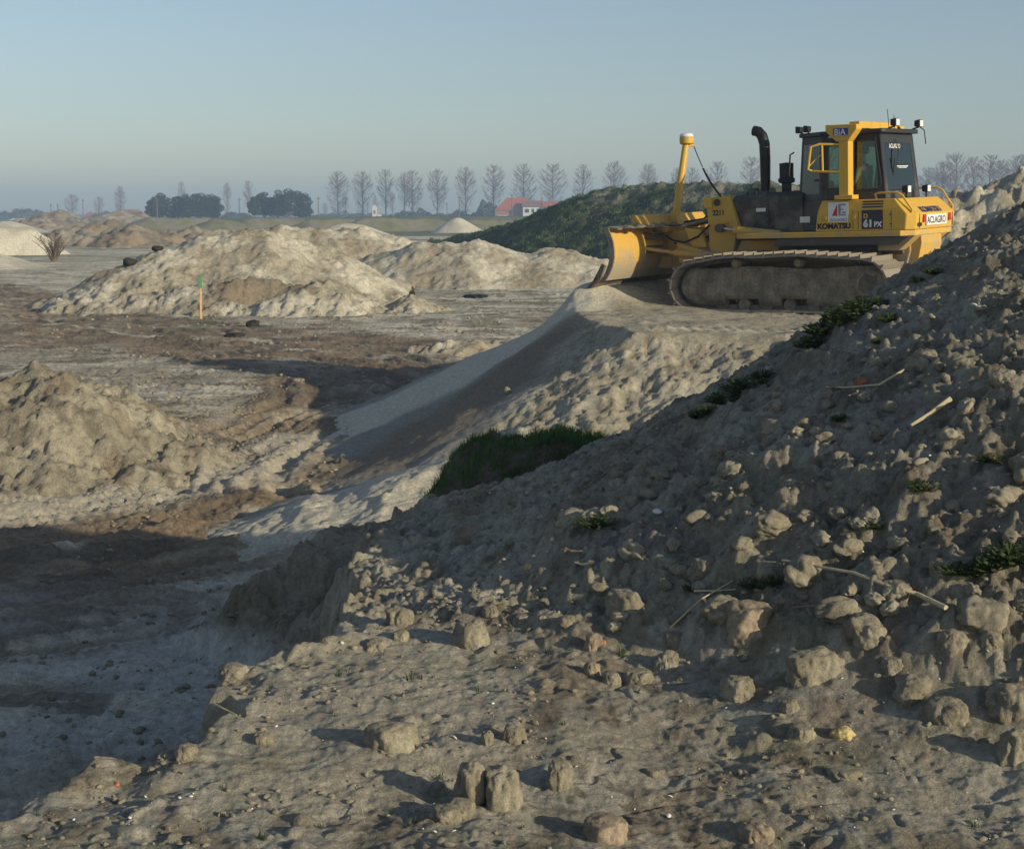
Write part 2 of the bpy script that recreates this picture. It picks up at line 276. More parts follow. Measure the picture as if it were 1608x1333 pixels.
M['wall_brick']=plain('brick_wall',(.30,.16,.12),.9,vary=.15,scale=1.2)
M['redroof']=plain('red_tiles',(.36,.105,.055),.8,vary=.16,scale=1.5)
M['brownroof']=plain('brown_tiles',(.24,.13,.10),.8,vary=.15,scale=1.5)
M['win']=plain('window_glass',(.03,.04,.05),.2,vary=.1,scale=2)
M['pole']=plain('pole_wood',(.15,.13,.11),.9,vary=.15,scale=2)
M['yellow']=dusty('yellow_paint',(.66,.385,.03),amount=.42,zlo=1.1,zhi=1.7)
M['yellowdirty']=dusty('dirty_yellow_paint',(.62,.35,.02),amount=.85,zlo=.6,zhi=1.8,rough=.5)
M['bladeyellow']=dusty('blade_paint',(.66,.37,.02),amount=1.0,lo=.42,zlo=.6,zhi=1.35,rough=.5)
M['black']=dusty('dark_grey_paint',(.028,.03,.034),amount=.25,zlo=1.3,zhi=2.2,rough=.45)
M['cabblack']=dusty('cab_paint',(.022,.023,.026),amount=.1,zlo=1.6,zhi=2.6,rough=.4)
M['mud']=soil_mat('dried_mud',3,.6,attr=False,col=(.35,.30,.22),col2=(.20,.17,.125),dist=.05)
M['shoe']=dusty('worn_shoe_steel',(.20,.18,.15),dust=(.40,.33,.245),amount=.9,zlo=-.2,zhi=1.0,rough=.6)
M['steel']=dusty('dark_steel',(.07,.065,.06),dust=(.26,.215,.16),amount=.6,zlo=0,zhi=1.2,rough=.6,metal=.2)
M['chrome']=plain('chrome_rod',(.6,.6,.6),.18,metal=1,vary=.05)
M['rubber']=plain('rubber_hose',(.02,.02,.02),.6)
M['soot']=plain('exhaust_metal',(.018,.017,.017),.45,metal=.3,vary=.3)
M['glass']=glass_mat('cab_glass',(.55,.66,.62),.03)
M['lens']=plain('lamp_lens',(.75,.77,.78),.12,spec=.8,vary=.05)
M['lampred']=plain('red_lens',(.45,.02,.01),.3,vary=.1)
M['textblack']=plain('black_lettering',(.015,.015,.02),.6,vary=.1)
M['textblue']=plain('blue_lettering',(.03,.035,.10),.6,vary=.1)
M['textwhite']=plain('white_lettering',(.7,.7,.68),.6,vary=.1)
M['plate']=plain('white_plate',(.72,.72,.70),.5,vary=.05)
M['blueplate']=plain('blue_plate',(.03,.05,.22),.5,vary=.1)
M['darkplate']=plain('dark_decal',(.03,.032,.038),.5,vary=.1)
M['logored']=plain('logo_red',(.5,.02,.03),.5)
M['logogrey']=plain('logo_grey',(.22,.24,.28),.5)
M['skin']=plain('skin',(.42,.24,.17),.55,vary=.06)
M['shirt']=plain('white_shirt',(.70,.69,.64),.85,vary=.05)
M['vest']=plain('dark_vest',(.02,.022,.03),.9,vary=.1)
M['trouser']=plain('work_trousers',(.04,.05,.075),.9,vary=.1)
M['hair']=plain('dark_hair',(.02,.015,.012),.7,vary=.2)
M['seat']=plain('seat_fabric',(.03,.03,.032),.85,vary=.1)
# ------------------------------------------------------------------ object helpers
def tag(o,label=None,cat=None,group=None,kind=None):
    if label:o['label']=label
    if cat:o['category']=cat
    if group:o['group']=group
    if kind:o['kind']=kind
    return o
def mesh_obj(name,V,Fc,mat,parent=None,smooth=False):
    me=bpy.data.meshes.new(name);me.from_pydata([tuple(v) for v in V],[],[tuple(f) for f in Fc]);me.update()
    if smooth:
        me.polygons.foreach_set('use_smooth',[True]*len(me.polygons))
    if mat is not None: me.materials.append(mat)
    o=bpy.data.objects.new(name,me);C.objects.link(o)
    if parent:o.parent=parent
    return o
def np_mesh(name,V,Q,mat,col=None,smooth=True):
    me=bpy.data.meshes.new(name);nv=len(V);nf=len(Q)
    me.vertices.add(nv);me.vertices.foreach_set('co',np.ascontiguousarray(V,dtype=np.float32).ravel())
    me.loops.add(nf*4);me.loops.foreach_set('vertex_index',np.ascontiguousarray(Q,dtype=np.int32).ravel())
    me.polygons.add(nf);me.polygons.foreach_set('loop_start',np.arange(0,nf*4,4,dtype=np.int32));me.polygons.foreach_set('loop_total',np.full(nf,4,dtype=np.int32))
    me.polygons.foreach_set('use_smooth',np.full(nf,smooth))
    me.update(calc_edges=True)
    if col is not None:
        ca=me.color_attributes.new('Col','FLOAT_COLOR','POINT')
        ca.data.foreach_set('color',np.c_[np.clip(col,0,1),np.ones(nv)].astype(np.float32).ravel())
    me.materials.append(mat);o=bpy.data.objects.new(name,me);C.objects.link(o);return o
def split_mesh(V,Q,keep):
    Q=Q[keep];u,inv=np.unique(Q,return_inverse=True);return V[u],inv.reshape(Q.shape),u
def empty(name,loc,rot=(0,0,0),scale=1):
    o=bpy.data.objects.new(name,None);C.objects.link(o);o.location=loc;o.rotation_euler=rot;o.scale=(scale,)*3;o.empty_display_size=.3;return o
# ------------------------------------------------------------------ GROUND sheet (with the bank the camera stands on)
rs=[.02]
while rs[-1]<4500:
    r=rs[-1];k=.3 if r<.6 else .02 if r<3 else .0017 if r<6 else .0020 if r<12 else .0026 if r<28 else .0036 if r<62 else .008 if r<80 else .012 if r<400 else .05
    rs.append(r*(1+k))
rs=np.array(rs)
an=np.concatenate([np.arange(-180,-60,3.),np.arange(-60,-27,.35),np.arange(-27,-21.8,.12),np.arange(-21.8,21.8,.055),np.arange(21.8,27,.12),np.arange(27,60,.35),np.arange(60,180.1,3.)])
an=np.radians(an);nr,na=len(rs),len(an)
RR,AA=np.meshgrid(rs,an,indexing='ij')
GXs=(RR*np.sin(AA)).ravel();GYs=(RR*np.cos(AA)).ravel()
GZ=ground_h(GXs,GYs)
V=np.c_[GXs,GYs,GZ]
i=np.arange(nr-1)[:,None]*na+np.arange(na-1)[None,:];i=i.ravel()
Q=np.c_[i,i+1,i+na+1,i+na]
fc=V[Q].mean(1)
inL=(fc[:,1]<14)&(fc[:,0]>-3)&(fc[:,0]<15)&(fc[:,1]>-9)&(fc[:,2]>.28)
inL|=(np.hypot(fc[:,0],fc[:,1])<3)
v1,q1,u1=split_mesh(V,Q,inL);v0,q0,u0=split_mesh(V,Q,~inL)
dm=lambda q: q[:,::-1]
go=np_mesh('ground',v0,dm(q0),M['ground'],ground_col(v0[:,0],v0[:,1],v0[:,2]));go['kind']='structure'
bo=np_mesh('hill',v1,dm(q1),M['bank'],bank_col(v1[:,0],v1[:,1],v1[:,2]));bo['kind']='structure'
del V,Q,fc,RR,AA
# inner cap under the camera
cz=float(ground_h(np.array([0.]),np.array([0.]))[0])
# ------------------------------------------------------------------ heaps
def bumps(segs,slope,r0=.4,k=.3,spread=0):
    def f(x,y):
        h=None
        for s in segs:
            x0,y0,h0,x1,y1,h1=s[:6];sl=s[6] if len(s)>6 else slope
            d,t=seg_d(x,y,(x0,y0),(x1,y1));v=h0+(h1-h0)*t-sl*(np.sqrt(d*d+r0*r0)-r0)
            h=v if h is None else smax(h,v,k)
        return h
    return f
def heap(name,f,bbox,step,label,cat,rough=.12,rs_=1.,clod=.3,cs=.35,colf=None,mat='heap',group=None,seed=0,warp=.4,kind=None,post=None):
    x0,x1,y0,y1=bbox;xs=np.arange(x0,x1,step);ys=np.arange(y0,y1,step);X,Y=np.meshgrid(xs,ys,indexing='ij');x=X.ravel();y=Y.ravel();s=200+seed*11
    wx=x+warp*fbm(x/rs_/2.5,y/rs_/2.5,3,s);wy=y+warp*fbm(x/rs_/2.5,y/rs_/2.5,3,s+3)
    h=f(wx,wy)
    h0=h.copy()
    h=h+rough*fbm(x/rs_,y/rs_,5,s+5)+clod*clods(x,y,cs,s+6,.6)+clod*.8*clods(x,y,cs*.45,s+7,.6)+rough*(.25*fbm(x*3/rs_,y*3/rs_,4,s+8)-.45*np.abs(fbm(x*2.2/rs_,y*2.2/rs_,4,s+9)))
    if post is not None: h=post(x,y,h)
    g=ground_h(x,y)
    nx,ny=len(xs),len(ys);i=(np.arange(nx-1)[:,None]*ny+np.arange(ny-1)[None,:]).ravel();Q=np.c_[i,i+ny,i+ny+1,i+1]
    z=np.maximum(h,g-.12)
    above=(h>g-.06);keep=above[Q].any(1)
    V=np.c_[x,y,z];v,q,u=split_mesh(V,Q,keep)
    c=colf(x[u],y[u],z[u]) if colf else None
    o=np_mesh(name,v,q,M[mat],c);
    if kind:o['kind']=kind
    else: tag(o,label,cat,group)
    return o
def sandcol(a=SAND*1.12,b=DRY*1.1,c=BROWN*1.05,wa=.0,wc=.5,sc=1.,seed=0,dark=.3):
    def f(x,y,z):
        q=np.tile(b,(len(x),1));q=lerp3(q,a,sst(-.25+wa,.25+wa,fbm(x/2.2/sc,y/2.2/sc,4,300+seed)))
        q=lerp3(q,c,wc*sst(.05,.4,fbm(x/1.3/sc+9,y/1.3/sc,4,305+seed)));q=lerp3(q,DARK,dark*sst(.3,.5,fbm(x/.7/sc,y/.7/sc,4,309+seed)));return q
    return f
# ramp the machine stands on
RAMP=[(1.15,24.4),(1.6,21.0),(4.2,20.3),(9,19.2),(13,24),(12,33),(4.6,34),(2.6,30.4),(1.45,28.5),(1.05,26.6)]
def ramp_f(x,y):
    s=poly_sd(x,y,RAMP);o=np.maximum(0,s)
    h=1.78-.60*o+.034*o*o
    h=np.where(o>6,-1,h)
    lip=.42*np.exp(-(seg_d(x,y,(1.45,27.1),(3.4,29.9))[0]/.75)**2);h=h+lip*sst(.9,-.3,s)
    h=smax(h,.75-.30*np.sqrt((x+.2)**2+(y-17.2)**2*1.3),.3)
    h=h-.05*sst(.0,.8,-s)*sst(22.6,20.8,y)
    return h
def ramp_post(x,y,h):
    s=poly_sd(x,y,RAMP)
    # smooth loose band on the left flank, rough on the flank towards the camera
    rib=x-(1.2-(24.4-y)*.30)   # >0 : rough side
    rg=sst(-.2,.5,rib+.3*pn(x*1.3,y*1.3,401))*(y<24.8)*sst(-.1,.25,s)
    rg=np.maximum(rg,sst(17.9,16.9,y+.5*pn(x,y,402))*.6)
    h=h+rg*(.12*clods(x,y,.16,41,.2,.2,.6)+.5*clods(x,y,.085,42,.4,.2,.6)+.65*clods(x,y,.05,46,.5,.2,.65)+.03*fbm(x*5,y*5,4,407)-.05*np.abs(fbm(x*2.5,y*2.5,4,408))+.09*fbm(x*1.2,y*1.2,4,403)+.03*fbm(x*5,y*5,3,409))
    h=h+.3*clods(x,y,.06,43,.25,.15,.5)+.008*fbm(x*9,y*9,2,404)+.05*fbm(x*.9,y*.9,3,414)
    cl=sst(-.3,-.5,s)*(np.abs(y-(21.9-.05*x))<.42);h=h-.012*cl*(np.sin(x*2*np.pi/.19)>.3)
    top=sst(.1,-.3,s)*(y<25.5)
    h=h+top*(.16*clods(x,y,.10,44,.6))*sst(-.2,.3,pn(x*.9,y*2.5,405))
    return h
def ramp_col(x,y,z):
    c=np.tile(DRY*.98,(len(x),1));c=lerp3(c,SAND,.5*sst(-.1,.4,fbm(x*1.2,y*1.2,4,410)));c=lerp3(c,BROWN,.5*sst(.2,.5,fbm(x*4,y*4,4,415)))
    s=poly_sd(x,y,RAMP);rib=x-(1.2-(24.4-y)*.30)
    left=sst(.25,-.35,rib+.3*pn(x*1.3,y*1.3,401))
    c=lerp3(c,GREY*.95,left*.8)
    d=seg_d(x,y,(1.5,26.3),(-2.6,24.6))[0];pale=sst(1.75,1.1,d+.25*pn(x,y,411))*left
    c=lerp3(c,SAND*1.15,pale)
    d=seg_d(x,y,(-.3,18.3),(-2.3,16.6))[0];c=lerp3(c,SAND*1.15,sst(1.5,.7,d+.3*pn(x*2,y*2,412))*.9)
    mid=sst(1.4,.6,seg_d(x,y,(1.3,24.3),(-1.6,20.5))[0])*left;c=lerp3(c,BROWN*.95,mid*.8)
    l1=sst(.22,.08,np.abs(y-(21.9-.09*x)+.1*pn(x,y,413)))*(x>2.2);c=lerp3(c,SAND*1.15,l1*.8)
    return c
heap('dirt_ramp',ramp_f,(-4.5,12.5,13.8,35),.038,'tall earth ramp with a flat top carrying the yellow bulldozer','dirt mound',rough=.0,clod=0,colf=ramp_col,mat='ramp',warp=.25,post=ramp_post)
def pitpost(x,y,h):
    h=h-1.5*np.exp(-(((x+8.55-.4*pn(x,y,54))/1.25)**2+((y-53.3)/.75)**2)**2)
    h+=.5*clods(x,y,.22,52,.6)*sst(1.6,1.0,h)*(y<55.5)+.05*fbm(x*2.2,y*2.2,4,53);return h
heap('sand_heap',bumps([(-16.6,60,.5,-13.3,57.6,2.0),(-13.3,57.6,2.0,-10.2,59.5,2.75),(-10.2,59.5,2.75,-8.0,61,2.2),(-11.2,54.6,.9,-7.0,53.4,1.15),(-7,53.4,1.05,-6.0,52.6,.6)],.50,.5,.35),(-20,-4,49,68),.075,
 'long pale sand heap dug into by a pit, behind the green topped stake','sand heap',rough=.19,rs_=2.0,clod=.28,cs=.17,colf=lambda x,y,z:lerp3(sandcol(seed=1,sc=1.2)(x,y,z),BROWN*.9,.85*sst(1.5,.8,np.sqrt(((x+8.6)/2.0)**2+((y-53.6)/1.3)**2)+.4*pn(x,y,55))),seed=1,post=pitpost)
heap('sand_heap',bumps([(-16.5,87,2.4,-11.6,90,2.55),(-11.6,90,2.55,-9.0,91,2.5),(-9.0,91,2.5,-6.3,92,1.7)],.5,.6,.4),(-25,1,78,100),.11,
 'broad lumpy sand heap rising behind the stake heap, left of the green hill tail','sand heap',rough=.24,rs_=2.4,clod=.3,cs=.24,colf=sandcol(seed=2,sc=1.5),seed=2)
heap('sand_heap',bumps([(-8.6,76,.8,-6.3,75,1.5),(-6.3,75,1.5,-4.4,74,1.95),(-4.4,74,1.95,-1.8,74,2.05),(-1.8,74,2.05,.6,74,1.5),(.6,74,1.5,1.5,74,1.75),(1.5,74,1.7,3.1,74,1.45),(3.1,74,1.45,5.5,74.5,1.0)],.44,.4,.2),(-15,10,66,83),.09,
 'long low sand heap left of the bulldozer blade, dark dry bank at its left end','sand heap',rough=.14,rs_=1.7,clod=.25,cs=.2,colf=sandcol(seed=3,sc=1.2),seed=3)
def dpost(x,y,h):
    return h+.22*clods(x,y,.26,61,.4,.2,.5)+.5*clods(x,y,.12,62,.5,.2,.6)+.045*fbm(x*4,y*4,4,63)-.05*np.abs(fbm(x*3,y*3,4,64))+.4*clods(x,y,.06,65,.5)
heap('dirt_heap',bumps([(-10,20.6,.8,-8,21,.85),(-8,21,.85,-6.5,21.4,1.22),(-6.5,21.4,1.1,-5.1,21.9,.22)],.58,.25,.3),(-12,-2.8,17,26),.04,
 'rough brown heap of broken clods at the left edge of the picture','dirt heap',rough=.16,rs_=.8,clod=.4,cs=.09,colf=sandcol(a=DRY*1.1,b=DRY*.88,seed=4,sc=.7,wc=.7,dark=.6),seed=4,post=dpost)
for i,(cx,cy,h,rx,lab) in enumerate([(-3.6,53.5,.55,1.0,'small sand pile with a brown tail on the flat ground below the long low heap'),(-5.9,54.5,.42,.9,'small crumbly pile right of the dug out sand heap'),(-1.2,38.6,.22,1.2,'low smear of pushed up soil beside the brown track')]):
    heap('soil_pile',bumps([(cx-rx,cy,h*.3,cx,cy,h),(cx,cy,h,cx+rx,cy+.2,h*.35)],.5,.15,.1),(cx-3,cx+3,cy-2,cy+2),.05,lab,'soil pile',rough=.08,rs_=.5,clod=.3,cs=.22,colf=sandcol(seed=5+i,sc=.5),seed=5+i,warp=.2)
def green_col(x,y,z):
    c=np.tile(GREEN*.55,(len(x),1));c=lerp3(c,OLIVE*.7,.5*sst(-.1,.4,fbm(x/4,y/4,4,420)))
    c=lerp3(c,DRY*.8,sst(4.3,6.0,z+1.6*fbm(x/5,y/5,4,425))*.85)
    c=lerp3(c,DRY*.7,.4*sst(.3,.45,fbm(x/1.3,y/1.3,4,428)));c=lerp3(c,GREEN*.5,.5*sst(.2,.45,fbm(x/2+4,y/2,4,430)));return c
def gpost(x,y,h): return h+.25*clods(x,y,.7,71,.35,.2,.6)*sst(3.5,5.5,h)+.18*fbm(x*1.2,y*1.2,4,73)
def GS(px,py,y): return ((px-804)/F*y,y,EYE+(335-py)/F*y)
gp=[GS(680,380,176),GS(770,364,160),GS(835,345,150),GS(885,324,143),GS(930,304,137),GS(1000,292,129),GS(1100,290,122),GS(1200,290,117),GS(1330,300,114)]
heap('grassy_mound',bumps([(*gp[i],*gp[i+1]) for i in range(len(gp)-1)],.50,.8,.4),(-24,46,95,190),.21,
 'large dark green overgrown mound with a bare lumpy crest, left of the bulldozer','grassy mound',rough=.28,rs_=3.0,clod=.4,cs=.6,colf=green_col,seed=9,warp=.8,post=gpost)
rp=[GS(1490,338,46),GS(1520,306,45),GS(1560,290,45),GS(1608,272,45),GS(1700,262,45)]
def rpost(x,y,h): return h+.6*clods(x,y,.4,72,.6,.2,.7)
heap('dirt_heap',bumps([(*rp[i],*rp[i+1]) for i in range(4)],.62,.4,.4),(6,24,36,56),.09,
 'tall lumpy sunlit heap rising behind the rear of the bulldozer','dirt heap',rough=.35,rs_=1.6,clod=.6,cs=.2,colf=sandcol(seed=10,sc=.8),seed=10,post=rpost)
far=[ # px0,py0,px1,py1,y,slope,label,palette
 (-60,354,50,358,125,.8,'smooth pale sand bank at the far left behind the dry bush','s'),
 (-260,370,-60,384,95,.30,'smooth pale sand slope entering from the left edge','s'),
 (110,358,200,352,165,.45,'rough brown heap beyond the dry bush','b'),
 (200,356,255,366,160,.42,'low brown heap right of the rough brown one','b'),
 (255,366,330,360,175,.35,'brown spoil ridge behind the long pale sand heap','b'),
 (98,333,104,333,330,.40,'pointed brown cone among the far left heaps','b'),
 (60,344,75,342,300,.30,'small round heap left of the far brown cone','b'),
 (15,347,22,347,280,.30,'small pale heap near the left edge of the far field','s'),
 (130,343,200,341,330,.3,'far low ridge right of the pointed brown cone','b'),
 (190,333,215,335,360,.3,'far hump in front of the faded red roof','b'),
 (240,341,335,343,320,.4,'olive ridge in front of the left pine grove','o'),
 (345,343,372,347,300,.4,'stubby olive mound between the two pine groves','o'),
 (400,343,480,343,310,.45,'long ribbed olive bank below the right pine grove','o'),
 (490,344,550,344,300,.45,'ribbed olive bank next to the long one','o'),
 (575,342,690,344,300,.45,'ribbed olive bank left of the white sand cone','o'),
 (550,350,565,352,140,.4,'small grey sand heap above the broad lumpy one','s'),
 (719,342,722,342,270,.62,'bright white sand cone at the foot of the green mound','s'),
 (740,345,800,345,290,.4,'olive bank right of the white sand cone','o')]
for i,(a,b,c_,d,y,sl_,lab,pal) in enumerate(far):
    p,q=GS(a,b,y),GS(c_,d,y+(6 if pal!='s' else 2));r=max(p[2],q[2],1)/sl_+4
    cf={'s':sandcol(a=SAND*1.25,b=SAND*1.05,c=DRY,seed=i,sc=4,dark=.1),'b':sandcol(a=DRY*.85,b=BROWN*1.1,c=DARK*1.2,seed=i,sc=3,wc=.7),'o':sandcol(a=OLIVE*1.3,b=DRY*.62,c=OLIVE,seed=i,sc=3)}[pal]
    rough={'s':.05,'b':.4,'o':.15}[pal]
    heap('sand_heap' if pal=='s' else 'spoil_heap',bumps([(*p,*q)],sl_,.7,.3),(min(p[0],q[0])-r,max(p[0],q[0])+r,y-r,y+r+6),max(.2,y*.0014),lab,'sand heap' if pal=='s' else 'spoil heap',rough=rough,rs_=3,clod=.0 if pal!='b' else .35,cs=1.5,colf=cf,seed=20+i,warp=.3+rough*2)
# grass dike in front of the far trees
heap('grass_dike',bumps([(-90,415,2.1,-50,420,2.4),(-50,420,2.4,60,425,3.0),(60,425,3,160,430,2.6)],.3,2,.4),(-105,175,405,442),.9,'','',rough=.2,rs_=8,clod=0,colf=lambda x,y,z:lerp3(np.tile(GREEN*1.3,(len(x),1)),OLIVE,sst(-.2,.4,fbm(x/9,y/5,3,500))),seed=50,kind='structure')
#@@PART2
# ------------------------------------------------------------------ haze
mb_=bpy.data.materials.new('haze_air');mb_.use_nodes=True;t_=mb_.node_tree;t_.nodes.remove(t_.nodes['Principled BSDF'])
pv=t_.nodes.new('ShaderNodeVolumePrincipled');pv.inputs['Color'].default_value=(.50,.70,1.0,1);pv.inputs['Density'].default_value=.00072;pv.inputs['Anisotropy'].default_value=0
t_.links.new(pv.outputs[0],t_.nodes['Material Output'].inputs['Volume'])
def boxv(x0,x1,y0,y1,z0,z1): return [(x,y,z) for z in (z0,z1) for y in (y0,y1) for x in (x0,x1)],[(0,2,3,1),(4,5,7,6),(0,1,5,4),(2,6,7,3),(0,4,6,2),(1,3,7,5)]
# ------------------------------------------------------------------ mesh builder
class MB:
    def __init__(s): s.V=[];s.F=[]
    def add(s,V,Fc):
        n=len(s.V);s.V+= [tuple(v) for v in V];s.F+=[tuple(n+i for i in f) for f in Fc];return s
    def box(s,x0,x1,y0,y1,z0,z1): return s.add(*boxv(x0,x1,y0,y1,z0,z1))
    def obox(s,c,d,rot):
        V,Fc=boxv(-d[0]/2,d[0]/2,-d[1]/2,d[1]/2,-d[2]/2,d[2]/2);Mx=Matrix.Translation(c)@rot.to_4x4();return s.add([Mx@Vector(v) for v in V],Fc)
    def prism(s,P,y0,y1,axis='y'):
        """polygon P (x,z) extruded in y (or (x,y) along z, or (y,z) along x)"""
        n=len(P)
        f={'y':lambda a,b,c:(a,c,b),'z':lambda a,b,c:(a,b,c),'x':lambda a,b,c:(c,a,b)}[axis]
        V=[f(a,b,y0) for a,b in P]+[f(a,b,y1) for a,b in P]
        Fc=[tuple(range(n)),tuple(range(2*n-1,n-1,-1))]+[(i,i+n,(i+1)%n+n,(i+1)%n) for i in range(n)]
        return s.add(V,Fc)
    def tube(s,P,r,n=10,caps=True):
        P=[Vector(p) for p in P];rr=r if isinstance(r,(list,tuple)) else [r]*len(P);base=len(s.V);up=None
        for i,p in enumerate(P):
            d=(P[min(i+1,len(P)-1)]-P[max(i-1,0)]).normalized()
            if up is None: up=Vector((0,0,1)) if abs(d.z)<.9 else Vector((1,0,0))
            a=d.cross(up).normalized();b=a.cross(d).normalized();up=b
            for k in range(n):
                t=2*math.pi*k/n;s.V.append(tuple(p+(a*math.cos(t)+b*math.sin(t))*rr[i]))
        for i in range(len(P)-1):
            for k in range(n):
                a=base+i*n+k;b=base+i*n+(k+1)%n;s.F.append((a,b,b+n,a+n))
        if caps: s.F.append(tuple(base+k for k in range(n))[::-1]);s.F.append(tuple(base+(len(P)-1)*n+k for k in range(n)))
        return s
    def lathe(s,prof,c,axis='y',n=28):
        base=len(s.V)
        for (r,h) in prof:
            for k in range(n):
                t=2*math.pi*k/n;a,b=r*math.cos(t),r*math.sin(t)
                v={'y':(a,h,b),'z':(a,b,h),'x':(h,a,b)}[axis];s.V.append((c[0]+v[0],c[1]+v[1],c[2]+v[2]))
        for i in range(len(prof)-1):
            for k in range(n):
                a=base+i*n+k;b=base+i*n+(k+1)%n;s.F.append((a,b,b+n,a+n))
        s.F.append(tuple(base+k for k in range(n))[::-1]);s.F.append(tuple(base+(len(prof)-1)*n+k for k in range(n)));return s
    def build(s,name,mat,parent=None,bev=0,smooth=False,seg=2):
        me=bpy.data.meshes.new(name);me.from_pydata(s.V,[],s.F)
        bm=bmesh.new();bm.from_mesh(me);bmesh.ops.recalc_face_normals(bm,faces=bm.faces);bm.to_mesh(me);bm.free()
        me.materials.append(M[mat] if isinstance(mat,str) else mat)
        if smooth:
            for p in me.polygons:p.use_smooth=True
            me.set_sharp_from_angle(angle=R_(38))
        o=bpy.data.objects.new(name,me);C.objects.link(o)
        if parent is not None:o.parent=parent
        if bev:
            m=o.modifiers.new('bevel','BEVEL');m.width=bev;m.segments=seg;m.limit_method='ANGLE';m.angle_limit=R_(35)
        return o
def text(name,txt,size,mat,parent,origin,right,up,off=0,sx=1,ext=.0015,align='LEFT'):
    cu=bpy.data.curves.new(name,'FONT');cu.body=txt;cu.size=size;cu.offset=off;cu.extrude=ext;cu.align_x=align
    tmp=bpy.data.objects.new(name+'_tmp',cu);C.objects.link(tmp);dg=bpy.context.evaluated_depsgraph_get();dg.update()
    me=bpy.data.meshes.new_from_object(tmp.evaluated_get(dg));bpy.data.objects.remove(tmp)
    r=Vector(right).normalized();u=Vector(up).normalized();n=r.cross(u).normalized();u=n.cross(r)
    T=Matrix(((r.x*sx,u.x,n.x,origin[0]),(r.y*sx,u.y,n.y,origin[1]),(r.z*sx,u.z,n.z,origin[2]),(0,0,0,1)))
    me.transform(T);me.materials.clear();me.materials.append(M[mat]);o=bpy.data.objects.new(name,me);C.objects.link(o);o.parent=parent;return o
